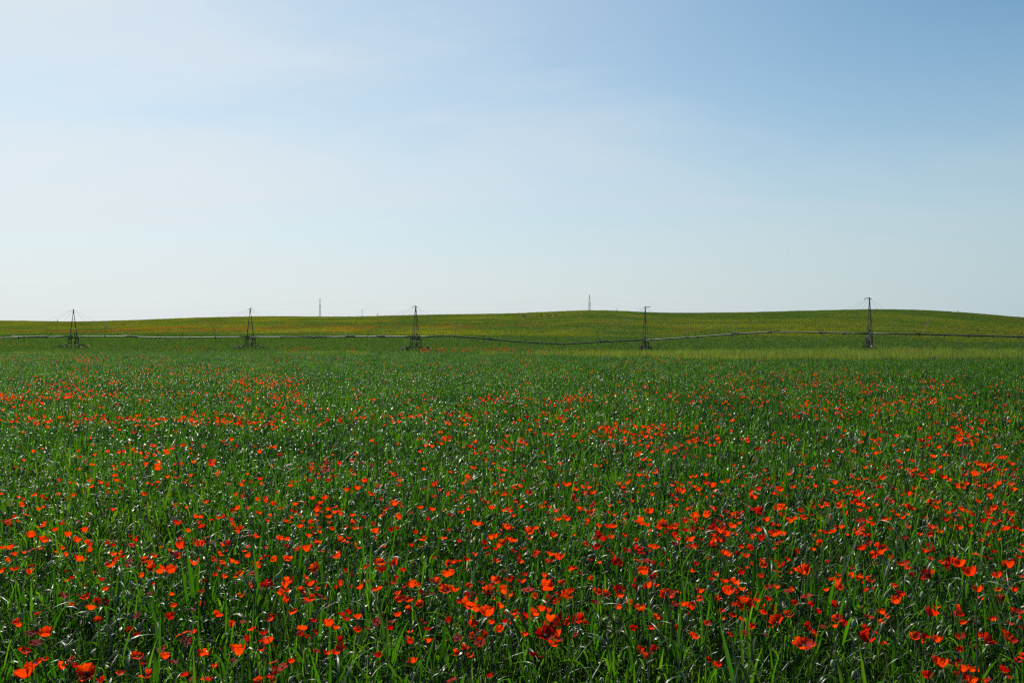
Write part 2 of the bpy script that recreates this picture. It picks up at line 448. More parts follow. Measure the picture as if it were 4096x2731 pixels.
def weed_tuft(seed, radius, n):
    """Low feathery weeds, fine grass, hairy nodding buds and spent poppy heads under and between the wheat."""
    g = random.Random(seed); T = Tuft()
    for _ in range(n):
        r = radius * math.sqrt(g.random()); q = g.random() * 6.283; b = (r * math.cos(q), r * math.sin(q), -.01)
        x = g.random(); tn = g.random()
        if x < .55:                                                   # fine grass
            for _k in range(5):
                blade(T, b, g.random() * 6.283, g.uniform(.18, .42), g.uniform(.0022, .0042), g.uniform(.05, .5), g.uniform(.2, 1.4), g.uniform(.5, .8), .15, 4, 0, g, 0, tn)
        elif x < .90:                                                 # leafy weed: a stalk with small leaflets
            h = g.uniform(.14, .40); tx, ty = g.uniform(-.05, .05), g.uniform(-.05, .05)
            stalk(T, b, (b[0] + tx, b[1] + ty, h), .0016, tn)
            for k in range(14):
                f = .2 + .8 * k / 14
                blade(T, (b[0] + tx * f, b[1] + ty * f, h * f), k * 2.4 + g.uniform(-.4, .4), g.uniform(.025, .065), g.uniform(.005, .013), g.uniform(.5, 1.1), g.uniform(.2, .8), .5, .2, 3, 0, g, g.uniform(-.6, .6), tn)
        elif x < .965:                                                # nodding bud
            h = g.uniform(.30, .50); ax = g.random() * 6.283; pts = []
            mb = MB()
            for k in range(7):
                s = k / 6; a = 0 if s < .7 else (s - .7) / .3 * 2.6
                pts.append((b[0] + .028 * (1 - math.cos(a)) * math.cos(ax), b[1] + .028 * (1 - math.cos(a)) * math.sin(ax), min(s, .75) / .75 * h + (.03 * math.sin(a) if a else 0)))
            mb.tube(pts, .0014, 4, False)
            T.put([tuple(p) for p in mb.v], mb.f, .5, 1)
            mb = MB(); e = pts[-1]; mb.ball((e[0], e[1], e[2] - .010), .0085, 7, 5, (1, 1, 1.75))
            T.put([tuple(p) for p in mb.v], mb.f, .5, 2)
        else:                                                         # spent head with a ring of dead stamens
            h = g.uniform(.32, .52); mb = MB()
            stalk(T, b, (b[0] + .02, b[1], h), .0015, .5, 1)
            mb.ball((b[0] + .02, b[1], h + .006), .008, 7, 4, (1, 1, 1.2)); T.put([tuple(p) for p in mb.v], mb.f, .5, 2)
            for k in range(16):
                blade(T, (b[0] + .02, b[1], h), k * .393, .020, .0022, g.uniform(.5, 1.1), .2, .5, .2, 2, 0, g, 0, .5, 3)
    return T.d()

def tall_tuft(seed, radius, n):
    g = random.Random(seed); T = Tuft()
    for _ in range(n):
        r = radius * math.sqrt(g.random()); q = g.random() * 6.283; b = (r * math.cos(q), r * math.sin(q), -.02); tn = g.random()
        blade(T, b, g.gauss(.3, .9), g.uniform(.55, .95), g.uniform(.010, .020), g.uniform(.02, .18), g.uniform(.1, .7), .75, .15, 4, 0, g, g.uniform(-1, 1), tn)
        if g.random() < .5:
            blade(T, b, g.random() * 6.283, g.uniform(.3, .55), g.uniform(.012, .022), g.uniform(.1, .35), g.uniform(.5, 1.6), .7, .12, 4, 0, g, g.uniform(-1, 1), tn)
    return T.d()

def hill_tuft(seed, radius, n, W):
    g = random.Random(seed); T = Tuft()
    for _ in range(n):
        r = radius * math.sqrt(g.random()); q = g.random() * 6.283; b = (r * math.cos(q), r * math.sin(q), -.02); tn = g.random()
        blade(T, b, g.random() * 6.283, g.uniform(.3, .56), W * g.uniform(.7, 1.3), g.uniform(.03, .4), g.uniform(.2, 1.9), .6, .12, 3, 0, g, g.uniform(-1, 1), tn)
    return T.d()

def field_points(y0, y1, dens, margin, u_lo=None, u_hi=None):
    """Random places between two distances; DENS: plants per square metre as a function of the distance."""
    e = np.geomspace(y0, y1, 60); out = []
    for a, b in zip(e[:-1], e[1:]):
        m = .5 * (a + b); hw = .5145 * m + margin
        lo, hi = (-hw, hw) if u_lo is None else (u_lo * m, u_hi * m)
        n = RNG.poisson(dens(m) * (hi - lo) * (b - a))
        out.append(np.stack([RNG.uniform(lo, hi, n), RNG.uniform(a, b, n)], 1))
    return np.concatenate(out)

def standing(xy, smin, smax, tilt=.08, sink=0.0):
    n = len(xy)
    P = np.column_stack([xy, terrain(xy[:, 0], xy[:, 1]) - sink])
    rot = np.column_stack([RNG.normal(0, tilt, n), RNG.normal(0, tilt, n), RNG.uniform(0, 6.283, n)])
    s = RNG.uniform(smin, smax, n)
    X, Y = xy[:, 0], xy[:, 1]
    grow = .70 + .34 * fbm(X / .55, Y / .55, 15) + .16 * fbm(X / 2.6 + 4, Y / 1.3, 17) + .14 * fbm(X / 14, Y / 5, 19)      # lush and thin places
    return P, rot, np.column_stack([s, s, s * RNG.uniform(.9, 1.12, n) * grow])

# dark thin places, where one looks down between the stems
def thin_out(xy, keep=1.0):
    X, Y = xy[:, 0], xy[:, 1]
    px, py = photo_xy(X, Y, .45)
    p = np.ones(len(xy)) * keep
    for (cx, cy, rx, ry, k) in ((2900, 2640, 330, 130, .35), (560, 2080, 170, 45, .45), (3330, 2700, 260, 90, .4), (1850, 2700, 300, 60, .7), (640, 1980, 90, 25, .5)):
        p *= 1 - (1 - k) * np.exp(-(((px - cx) / rx) ** 2 + ((py - cy) / ry) ** 2))
    p *= .72 + .5 * fbm(X / 1.6, Y / 1.6, 21)
    return xy[RNG.random(len(xy)) < p]

def long_blade_tuft(seed):
    g = random.Random(seed); T = Tuft()
    for _ in range(g.randint(1, 2)):
        b = (g.uniform(-.03, .03), g.uniform(-.03, .03), -.02); h = g.uniform(.30, .44); tn = g.uniform(.2, .9); az = g.random() * 6.283
        stalk(T, b, (b[0], b[1], h), .0026, tn)
        for k in range(4):
            f = .35 + .65 * k / 3; arch = g.random() < .55
            blade(T, (b[0], b[1], h * f), az + k * 3.14 + g.uniform(-.5, .5), g.uniform(.22, .36), g.uniform(.010, .017), g.uniform(.06, .4), g.uniform(1.6, 2.5) if arch else g.uniform(.1, .6), g.uniform(.4, .65), g.uniform(.06, .16) if arch else .2, 9, 1, g, g.uniform(-.8, .8), tn)
    return T.d()

# near wheat (to 11 m), middle wheat (to 42 m), far wheat (to 118 m): one crop, three objects that thin out with distance
va = [wheat_tuft(100 + k, .23, 17, 7, 1, 1.0) for k in range(10)]
xy = thin_out(field_points(1.0, 11.0, lambda y: 26, 4.5))
P, rt, sc = standing(xy, .86, 1.14)
tag(scatter('wheat', va, P, rt, sc, RNG.integers(0, 10, len(P)), [M['wheat']]), 'tall green wheat with arching blades close up among the poppies', 'wheat', kind='stuff')
xy = thin_out(field_points(1.6, 12.0, lambda y: 8.0, 4.5))
P, rt, sc = standing(xy, .85, 1.1, .10)
tag(scatter('wheat', [long_blade_tuft(150 + k) for k in range(12)], P, rt, sc, RNG.integers(0, 12, len(P)), [M['flag']]), 'single longer wheat stems with broad blades overtopping the near crop', 'wheat', kind='stuff')
vb = [wheat_tuft(200 + k, .30, 19, 5, 0, 1.05) for k in range(8)]
xy = thin_out(field_points(11.0, 42.0, lambda y: 15 - 6 * (y - 11) / 31, 6.0), 1.1)
P, rt, sc = standing(xy, .84, 1.14)
tag(scatter('wheat', vb, P, rt, sc, RNG.integers(0, 8, len(P)), [M['wheat']]), 'mid distance green wheat sprinkled with white glints and poppies', 'wheat', kind='stuff')
vc = [wheat_tuft(300 + k, .65, 34, 4, 0, 1.5, full=False, hmul=.98) for k in range(6)]
xy = field_points(42.0, 140.0, lambda y: 3.6 - 1.4 * min(1, (y - 42) / 80), 9.0)
xy = xy[RNG.random(len(xy)) < np.clip((140 - xy[:, 1]) / 40, 0, 1)]
P, rt, sc = standing(xy, .84, 1.14, .05)
tag(scatter('wheat', vc, P, rt, sc, RNG.integers(0, 6, len(P)), [M['wheat_far']]), 'far flat part of the green wheat reaching to the irrigation machine', 'wheat', kind='stuff')
vw = [weed_tuft(400 + k, .26, 15) for k in range(8)]
xy = field_points(1.2, 13.0, lambda y: 24 - 12 * (y - 2) / 11, 4.0)
P, rt, sc = standing(xy, .8, 1.25)
tag(scatter('weeds', vw, P, rt, sc, RNG.integers(0, 8, len(P)), [M['weed'], M['stem'], M['bud'], M['spent']]), 'fine weeds, nodding buds and spent heads low between the wheat', 'weeds', kind='stuff')

# the band of taller, paler grass in front of the two towers on the right, and a small patch between the two on the left
def band(y0, y1, u0, u1, dens): return field_points(y0, y1, lambda y: dens, 0, u0, u1)
a = band(72, 116, -.06, .62, 1.6); u = a[:, 0] / a[:, 1]
edge = 75 + 30 * np.clip((.22 - u) / .28, 0, 1) + 9 * (fbm(a[:, 0] / 4, a[:, 1] * 0, 31) - .5) + 2 * RNG.normal(0, 1, len(a))
thick = np.clip((u + .06) / .26, 0, 1) * np.clip((118 - a[:, 1]) / 18, 0, 1) * (.45 + .9 * fbm(a[:, 0] / 5, a[:, 1] / 7, 35))
a = a[(a[:, 1] > edge) & (RNG.random(len(a)) < thick)]
b = band(99, 124, -.235, -.145, 1.3); b = b[RNG.random(len(b)) < .75 * fbm(b[:, 0] / 3, b[:, 1] / 3, 33) * 1.6]
c = band(100, 112, -.50, -.44, .8)
xy = np.concatenate([a, b, c])
P, rt, sc = standing(xy, .85, 1.2, .05)
sc[len(a):] *= .72
tag(scatter('tall_grass', [tall_tuft(500 + k, .55, 46) for k in range(6)], P, rt, sc, RNG.integers(0, 6, len(P)), [M['tall']]), 'band of taller pale green grass standing behind the wheat', 'grass', kind='stuff')

# crop beyond the machine: dark green, then the yellow-green hill with drifts of poppies
EDGE_X = [-2000, 0, 2048, 2600, 3072, 4096, 7000]; EDGE_Y = [1331, 1332, 1339, 1347, 1361, 1366, 1368]
xy = np.concatenate([field_points(100, 240, lambda y: .55 * min(1, (y - 98) / 30), 22), field_points(240, 540, lambda y: .30, 45)])
X, Y = xy[:, 0], xy[:, 1]; Z = terrain(X, Y)
px, py = photo_xy(X, Y, Z + .4)
ed = np.interp(px, EDGE_X, EDGE_Y) + 5 * (fbm(X / 14, Y / 40, 41) - .5)
on_hill = 1 / (1 + np.exp((py - ed) / 1.0))
streak = .6 * fbm(X / 34, Y / 46, 43) + .4 * fbm(X / 12, Y / 22, 45)
tint = on_hill * np.clip(.50 + 3.2 * (streak - .49) - .006 * np.clip(ed - 40 - py, 0, 70), .08, 1)
tint *= np.clip(1.05 - .45 * np.clip((px - 1300) / 2200, 0, 1), 0, 1)
P, rt, sc = standing(xy, .8, 1.15, .05)
tag(scatter('hill_crop', [hill_tuft(600 + k, 1.6, 75, .055) for k in range(6)], P, rt, sc, RNG.integers(0, 6, len(P)), [M['hill']], tint), 'green crop covering the low hill beyond the irrigation machine', 'crop', kind='stuff')

# the blooms seen in the photograph: x, y, width and kind of each
POPPY_SIGHTINGS = """
123,2142,38c 170,2158,46c 272,2139,36c 308,2162,31c 10,2192,23c 44,2190,33c 59,2217,29c 126,2192,33f 243,2192,23c 360,2200,25c 352,2173,17h
314,2238,34c 262,2225,15h 69,2274,23C 115,2296,13h 13,2282,31c 306,2286,25F 268,2320,27c 455,2215,33c 452,2183,15C 551,2164,13H 528,2183,19C
721,2154,23c 727,2186,44c 695,2208,42F 786,2160,42F 800,2177,36c 848,2164,31F 884,2179,21c 876,2215,29c 448,2257,46c 465,2250,23h 517,2236,29F
582,2234,33o 607,2265,40o 647,2284,40c 689,2282,46c 851,2242,31c 570,2301,25c 784,2250,38c 716,2227,27c 645,2183,23f 811,2322,29o 861,2299,25C
895,2307,23c 253,2376,38f 344,2384,42o 386,2395,31F 421,2401,38F 599,2370,27F 685,2378,19c 809,2368,19c 549,2454,38F 390,2473,33o 695,2424,17c
865,2456,48c 149,2447,31F 73,2487,23C 122,2525,42F 189,2529,59c 142,2563,50F 727,2525,48f 769,2519,34f 744,2554,48F 520,2512,31F 94,2598,50o
143,2648,57o 176,2634,34c 109,2692,77c 346,2678,84o 547,2619,54o 287,2628,36f 297,2661,33C 239,2674,21h 480,2690,29o 587,2697,54c 641,2592,50F
660,2625,42c 693,2644,23F 798,2615,40c 828,2619,23h 744,2699,23C 821,2707,42f 398,2720,31C 1022,2146,29c 1118,2154,31c 1150,2156,29c 1234,2144,29c
1148,2185,30c 1181,2186,23f 1229,2196,46c 1269,2160,42f 1353,2160,36c 909,2171,27C 1426,2185,36c 1357,2221,42c 995,2221,34c 922,2244,29c 947,2250,23c
888,2250,27c 1066,2225,25c 1102,2236,31c 1142,2232,38o 1162,2232,19c 1026,2263,38c 1014,2284,42f 1074,2334,46C 1024,2330,34c 1045,2341,23c
1263,2263,50o 1156,2322,46c 1219,2309,23c 1236,2336,38c 1206,2353,31o 1139,2349,23h 1154,2363,19c 1131,2376,23h 965,2380,29c 1219,2403,29f
1144,2407,23h 1175,2443,38o 1267,2380,21C 1516,2246,52o 1583,2253,42c 1412,2290,33F 1366,2343,19h 1447,2345,38c 1510,2351,44o 1462,2320,23f
1544,2332,23f 1573,2334,15c 1648,2340,44c 1686,2364,31F 1636,2395,40o 1634,2429,33o 1682,2408,36o 1431,2468,33c 1508,2477,46f 1391,2451,19C
1387,2479,19C 1592,2462,15c 1311,2495,50c 1341,2512,21c 1429,2519,36c 1253,2483,27C 1265,2531,29C 1206,2535,27C 1085,2477,17c 1056,2533,31C
1072,2563,50c 1049,2600,15C 953,2605,65c 1009,2516,23c 1640,2569,23C 1359,2556,31C 1363,2590,40C 1263,2604,31c 1320,2613,19c 1341,2615,15c
1512,2625,15C 1655,2642,38c 1093,2644,25f 1131,2659,50f 1102,2674,33f 1035,2716,42o 1085,2705,21C 1688,2487,27C 1613,2282,19C 1646,2181,27C
1795,2246,33o 1862,2238,31C 1818,2250,15c 1837,2165,19C 1965,2152,33c 1985,2148,19h 2009,2165,33o 1933,2171,29C 1939,2188,33C 1992,2185,31c
2034,2160,31c 2057,2160,31c 2096,2192,27C 1897,2217,19c 2076,2246,31c 2155,2211,40C 2239,2230,44c 2208,2141,34c 2298,2138,19c 2342,2173,29o
2386,2188,42C 2446,2148,29c 2384,2135,42C 2457,2221,31C 2455,2250,44C 2285,2273,36f 2178,2301,29c 1986,2246,15c 1780,2297,42c 1799,2294,40c
1730,2313,31f 1745,2326,34c 1780,2353,54o 1814,2361,36c 1979,2322,48c 2040,2319,38C 2084,2324,44c 2101,2299,19C 1952,2353,52o 2017,2366,46c
2046,2378,23c 1923,2332,29c 1874,2345,23C 1872,2380,33C 1839,2407,31C 1885,2410,57c 1910,2437,42c 1954,2452,59c 1996,2426,31c 2052,2451,38c
2073,2464,31c 2128,2452,46c 2163,2437,40c 2096,2464,27C 2180,2349,55c 2201,2387,31C 2256,2376,55c 2231,2405,36C 2283,2364,23C 2384,2361,42o
2425,2368,38o 2474,2355,50C 2480,2382,38c 2476,2428,33c 2203,2477,73o 2266,2493,29c 2319,2477,55C 2178,2529,84O 2237,2540,23h 1799,2479,31C
1887,2493,44c 1967,2489,31c 2000,2517,38c 2021,2489,19C 1709,2516,27C 1828,2544,48F 1931,2533,31C 1921,2558,50f 1864,2581,34f 1711,2563,34c
2094,2539,25c 1965,2701,34C 1807,2715,27f 1822,2611,21c 2360,2313,23c 2216,2583,19c 2134,2621,19C 2618,2188,40c 2599,2185,23c 2545,2194,36C
2503,2202,38c 2551,2234,40f 2597,2236,52f 2572,2286,55c 2614,2303,33O 2601,2340,46c 2622,2343,19c 2538,2341,40F 2668,2372,69o 2563,2433,50c
2716,2414,34f 2733,2420,23c 2762,2426,38c 2622,2468,31c 2609,2506,38o 2534,2514,34C 2773,2544,46c 2607,2590,33C 2578,2617,31o 2798,2364,38c
2798,2393,38c 2767,2282,27c 2859,2296,29c 2899,2211,36c 2943,2328,33c 2901,2326,23c 2964,2353,40c 2911,2368,55c 2980,2405,69o 3026,2403,23c
2878,2443,25C 3051,2422,25c 3052,2452,23c 2928,2460,34C 2827,2493,29C 3083,2481,36C 3075,2347,38c 3108,2345,31c 3152,2355,34f 3177,2410,33C
3154,2452,42o 3073,2399,19C 3052,2257,38o 3049,2242,19c 3106,2278,36f 2970,2290,33C 3045,2305,23C 3215,2286,57c 3177,2280,19c 2700,2175,36C
2698,2144,34C 2714,2156,25c 2762,2158,38c 2878,2160,38c 2855,2141,31C 2909,2137,34c 2940,2137,23c 2840,2179,36C 2966,2185,34C 2999,2192,31C
2985,2223,31c 2949,2213,27C 3008,2154,19h 3047,2154,36C 3102,2137,38c 3121,2162,25f 3276,2169,31c 3248,2198,23c 2775,2190,19c 2786,2255,23C
2966,2481,15c 3005,2508,27C 2984,2527,27f 3215,2571,88o 2832,2636,31C 2871,2663,23C 3238,2495,31C 3242,2416,31C 3012,2255,19c 2639,2141,15c
2706,2510,34C 3387,2137,23c 3422,2135,27c 3477,2141,23c 3472,2167,42f 3521,2185,54o 3521,2211,38c 3697,2202,34c 3724,2200,31C 3724,2137,34c
3718,2173,31f 3678,2137,23c 3621,2250,42o 3628,2273,19c 3596,2152,11c 3724,2236,23c 3705,2286,46F 3690,2311,27C 3785,2265,27C 3766,2248,27c
3829,2257,59c 3879,2292,61c 3925,2162,19c 3904,2211,31f 3975,2206,23C 3954,2232,29C 4036,2263,44c 4074,2227,29C 3992,2301,42c 4088,2305,19c
4091,2181,19c 4088,2204,19c 3912,2359,40c 4001,2387,50O 3992,2361,15c 3345,2297,31C 3349,2326,42c 3351,2347,42c 3408,2309,19h 3439,2305,19c
3468,2299,42f 3479,2322,44c 3464,2359,25C 3598,2376,38C 3579,2395,33c 3577,2343,25c 3330,2416,33C 3349,2468,52o 3341,2506,23c 3825,2429,48o
3829,2456,33C 3854,2491,25c 4068,2445,61c 3525,2487,31c 3546,2468,13c 3657,2544,50c 3695,2546,33C 3747,2558,50c 3843,2546,46c 3938,2558,50C
4026,2540,73o 3472,2552,57C 3839,2598,29C 3759,2655,73c 3709,2701,42C 3847,2678,50c 3881,2678,34c 3908,2682,23c 3847,2701,50C 4086,2628,21c
4011,2682,38C 3896,2724,34c 3946,2720,40c 3412,2273,13c 3307,2361,15c 4038,2495,27C 452,1863,17c 459,1877,13c 628,1875,29c 540,1913,19c 589,1932,21c
628,1928,19c 708,1909,23c 763,1902,19c 871,1890,23f 281,1930,15c 302,1934,11c 369,1944,27c 400,1930,25c 461,1902,23c 463,1921,23c 480,1928,15c
429,1944,19C 467,1967,19c 432,1967,19C 574,1976,27c 8,1974,19c 71,1988,15c 90,1997,19C 142,1978,25c 86,2018,31c 233,1976,17c 295,1980,23c 188,1995,19C
153,2038,11c 59,2068,15C 71,2085,17C 15,2085,25c 178,2095,17c 306,2082,19c 245,2095,15C 222,2118,27c 452,2039,23c 784,2066,25c 802,2068,15c
871,2070,19c 846,2080,13C 750,2124,25c 362,1923,19C 492,1856,23c 519,1858,15c 585,1856,23c 635,1858,31c 670,1909,23c 739,1930,19c 807,1927,23C
484,1953,19c 63,1869,15C 318,1877,11c 848,1858,31c 988,1896,15c 1255,1871,19c 1303,1873,42f 1250,1854,19c 907,1936,15c 966,1940,23c 974,1923,15C
1045,1934,17c 1164,1927,21c 1160,1942,23c 1278,1911,13c 1315,1921,21c 1234,1921,23C 1341,1907,13C 1385,1959,25c 1250,1992,29c 1301,1990,31c
1280,2011,25c 1181,2016,27c 1095,2014,25c 1028,1997,27c 1062,1992,23C 1062,2005,23c 953,2030,31c 1043,2051,23c 1273,2039,31c 1313,2036,25c
1345,2024,19c 1361,2039,23c 1317,2066,31c 1181,2047,21C 1120,2036,15c 1083,2062,15c 1068,2083,23c 1141,2084,21C 1211,2085,19C 1240,2087,27c
1326,2114,25c 1416,2114,19c 1504,2124,33c 959,2116,38c 934,2099,23c 1385,2106,27C 1577,2016,34c 1607,2026,15c 1680,2030,27c 1540,2038,27c
1642,2049,19c 1586,2068,34c 1525,2064,13c 1525,1997,15C 922,2078,19C 1414,1896,19c 1403,1883,11c 1087,1865,10c 1663,2129,23C 1221,1905,15C
1454,2070,19C 1743,1937,34c 1757,1960,19c 1743,1983,34c 1791,1977,23c 1810,1966,15c 1851,1933,19c 1897,1966,23c 1726,2037,31c 1803,2060,29c
1845,2050,27c 1866,2037,19c 1906,2094,36c 1925,2096,19c 1946,2010,27c 1967,2031,31c 2019,1976,27c 2076,1939,21c 2055,1947,19c 2090,1922,17c
2061,2006,19c 2088,1993,21c 2088,2025,27c 2013,2042,23c 2038,2044,23c 2055,2062,23c 2023,2109,40c 2115,2127,42c 2143,2113,27c 2226,2042,25c
2168,2027,27c 2193,2027,19c 2115,2041,23c 2342,1968,15c 2264,1939,31c 2277,1937,23c 2327,1947,21c 2354,1949,25c 2302,1958,25c 2375,1970,27c
2293,1995,38c 2360,1901,19c 2306,1907,19c 2379,1861,19c 2402,1863,17c 2390,1939,19c 2476,1933,23c 2316,2033,23c 2337,2037,15c 2352,2081,27c
2394,2102,27c 2451,2104,34c 2251,2018,23C 2442,2021,19c 2492,1949,19c 2434,2048,19c 2304,1932,23C 2346,1932,15C 1803,1888,19c 2006,1903,13c
2239,1855,19c 1962,1880,11c 2101,1880,11c 2553,1902,23c 2519,1898,19c 2568,1879,23C 2603,1858,23C 2515,1930,23c 2566,1944,23c 2622,1934,21c
2610,1978,23c 2718,1967,42c 2706,1932,11c 2725,1938,11c 2760,1930,17c 2777,1946,19c 2796,1957,31c 2823,1900,25c 2786,1905,19c 2844,1942,38c
2825,1932,31c 2863,1961,23c 2852,1984,15c 2886,1927,21c 2915,1923,25c 2972,1867,15c 3060,1881,17c 3158,1892,23f 3255,1873,25c 3242,1904,19f
3200,1902,15c 3259,1944,23c 3228,1951,17c 3037,1955,29c 3001,1967,25c 3005,1988,33c 3117,1959,33c 3096,1972,27c 3112,1976,23C 3144,1984,15c
2982,1905,11C 2970,1944,15c 2601,2047,33c 2586,2041,13c 2677,2047,27c 2681,2024,17c 2702,2022,23C 2905,2047,29c 2725,2001,19c 2746,2038,13c
2779,2080,29c 2785,2060,34c 2825,2062,34c 2884,2064,19c 2930,2060,19c 2886,2091,25c 2859,2082,31c 2928,2101,25c 3031,2045,42C 3008,2038,15c
3116,2032,38c 3066,2080,36c 3087,2097,27C 3198,2039,34c 3251,2026,31c 3177,2074,27c 3150,2076,19c 3196,2070,13c 2871,2126,38c 2896,2110,29C
2855,2110,38C 2651,2089,46o 2635,2112,27c 2700,2108,34c 2744,2099,42C 2741,2120,31C 2802,2112,23c 2775,2112,27C 2568,2089,34c 2591,2099,29c
2603,2120,23c 2555,2068,19c 2501,2091,19c 2457,2059,19c 2503,2053,23C 2530,2005,13c 3058,1919,15C 3104,1905,15C 3309,1861,15c 3311,1907,11c
3405,1902,19c 3343,1930,31c 3362,1959,27c 3370,1974,19C 3387,1949,17c 3429,1976,46c 3428,2011,42c 3368,2018,38c 3372,2003,23c 3435,2041,29c
3447,2022,23c 3464,1869,23c 3479,1858,23c 3517,1949,25c 3577,1955,23c 3537,2007,38C 3443,2083,42c 3481,2072,23c 3445,2114,27c 3334,2124,31c
3299,2129,19C 3318,2131,13c 3345,2108,13c 3573,2043,19c 3628,1976,33c 3661,1980,19c 3659,1953,25c 3695,1961,27C 3598,1871,23c 3604,1852,19c
3653,1881,27c 3648,1904,23C 3684,1898,29c 3693,1911,31C 3726,1886,34c 3762,1869,19c 3772,1909,31c 3799,1919,29c 3736,1854,15c 3751,2007,29c
3739,2030,31c 3795,2015,23c 3632,2026,46c 3701,2066,23c 3720,2110,34c 3785,2078,31C 3789,2049,31c 3816,2043,23C 3843,2038,31c 3866,2043,23c
3881,2053,15c 3854,2076,27c 3833,1948,23c 3847,1949,15C 3868,1856,23c 3912,1854,31c 3856,1900,27c 3896,1896,42c 3931,1886,23c 3944,1875,46c
3984,1873,23c 4021,1877,19c 4042,1854,31c 3852,1877,19C 3898,1923,25c 3912,1940,19c 3940,1946,15C 3996,1932,33c 4009,1921,17c 4044,1936,31c
3977,1948,23c 4053,1959,27c 4046,1900,23C 3959,1978,25c 4013,2013,23c 3980,2032,33c 3957,2053,31c 4019,2045,27c 4047,2057,34c 3973,2095,31c
3996,2083,19c 3935,2083,31C 3885,2103,19C 4055,2110,27C 4084,2118,27c 3942,2126,23C 3971,2127,27C 3561,2114,27C
"""
# ------------------------------------------------------------------ poppies
def petal_geo(rng, phi0, half, th0, th1, size, notch, nu=9, nv=7, wave=.10):
    """One petal: grows out from the flower's foot, THETA (from the axis) going from th0 to th1; half-angle HALF round the axis."""
    V = []; tone = []
    ph1, ph2 = rng.random() * 6.283, rng.random() * 6.283
    prof = [(0.0, 0.0)]; n = 24
    for i in range(n):
        s = (i + .5) / n; a = th0 + (th1 - th0) * s ** 1.2
        prof.append((prof[-1][0] + math.sin(a) / n, prof[-1][1] + math.cos(a) / n))
    for j in range(nv + 1):
        v = .04 + .96 * j / nv
        for i in range(nu + 1):
            u = -1 + 2 * i / nu
            vv = v * (1 - .16 * abs(u) ** 2.4 - notch * math.exp(-(u / .28) ** 2) * .10) * (1 + .035 * v * math.sin(7 * u + ph2))
            q = vv * n; k = min(int(q), n - 1); fr = q - k
            r = prof[k][0] + (prof[k + 1][0] - prof[k][0]) * fr; z = prof[k][1] + (prof[k + 1][1] - prof[k][1]) * fr
            wv = wave * v ** 2.2 * (math.sin(3.1 * u + ph1) + .55 * math.sin(6.7 * u + ph2))
            flat = u * math.sin(half) * max(r, .35 * vv)         # partly flat fan, partly wrapped round the axis
            ang = u * half
            x = .6 * (r * math.cos(ang)) + .4 * r; y = .6 * (r * math.sin(ang) if r > .2 * vv else flat) + .4 * flat
            a = th0 + (th1 - th0) * vv ** 1.2
            x += wv * math.cos(a); z -= wv * math.sin(a) * .9
            V.append((size * (x * math.cos(phi0) - y * math.sin(phi0)), size * (x * math.sin(phi0) + y * math.cos(phi0)), size * z)); tone.append(v)
    Fc = [(j * (nu + 1) + i, j * (nu + 1) + i + 1, (j + 1) * (nu + 1) + i + 1, (j + 1) * (nu + 1) + i) for j in range(nv) for i in range(nu)]
    return V, Fc, tone

def centre_geo(s=1.0):
    mb = MB(); mb.ball((0, 0, .085 * s), .075 * s, 8, 5, (1, 1, 1.25))
    mb.tube([(0, 0, .17 * s), (0, 0, .185 * s)], [.085 * s, .06 * s], 10)
    g = random.Random(5)
    for k in range(26):
        q = k * 2.399; L = .17 * s * g.uniform(.8, 1.1); t = g.uniform(.35, .85)
        e = (L * math.sin(t) * math.cos(q), L * math.sin(t) * math.sin(q), .03 * s + L * math.cos(t))
        mb.tube([(0, 0, .02 * s), e], .006 * s, 3, False); mb.ball(e, .018 * s, 4, 3)
    return mb

KINDS = {}          # kind -> list of variants; a variant: list of petals, all with a diameter of about 1
def flower(kind, seed):
    g = random.Random(seed); P = []
    a0 = g.random() * 6.283
    spec = {'c': (1.18, -.02), 'o': (1.42, .48), 'f': (1.22, 1.45), 'h': (.85, -.10)}[kind]
    n = 4 if kind != 'h' else 3
    for k in range(n):
        outer = k % 2 == 0
        th0 = spec[0] + g.uniform(-.15, .1); th1 = spec[1] + g.uniform(-.16, .24) - (0 if outer else .10)
        if kind == 'c' and g.random() < .2: th1 += .55                                       # one petal falling open
        if kind == 'c' and seed % 3 == 0 and k == n - 1: continue                            # a petal already dropped
        if kind == 'f': th1 += g.uniform(-.35, .45)
        P.append(petal_geo(g, a0 + k * 6.283 / n + g.uniform(-.14, .14), (.92 if outer else .80) * (1 if n == 4 else .95), th0, th1,
                           1.0 if outer else .94, g.uniform(0, 1), wave=.08 if kind in 'ch' else .10))
    pts = np.concatenate([np.array(p[0]) for p in P])
    dia = max(np.ptp(pts[:, 0]), np.ptp(pts[:, 1]))
    return [([tuple(np.array(v) / dia) for v in p[0]], p[1], p[2]) for p in P]
for kind, n in (('c', 9), ('o', 5), ('f', 5), ('h', 3)):
    KINDS[kind] = [flower(kind, 900 + 31 * i + ord(kind)) for i in range(n)]

sight = []
for t in POPPY_SIGHTINGS.split():
    a, b, c = t[:-1].split(','); sight.append([float(a), float(b), float(c), t[-1]])
sight.sort(key=lambda s: -s[2])
near_ones = [s for s in sight if 6 < s[0] < 4090 and s[1] < 2722][:300]
chosen = set(map(id, near_ones))
rest = [s for s in sight if id(s) not in chosen]

def head_height(s, g):
    k = s[3].lower()
    return g.uniform(.50, .60) if s[3].islower() else g.uniform(.46, .56)

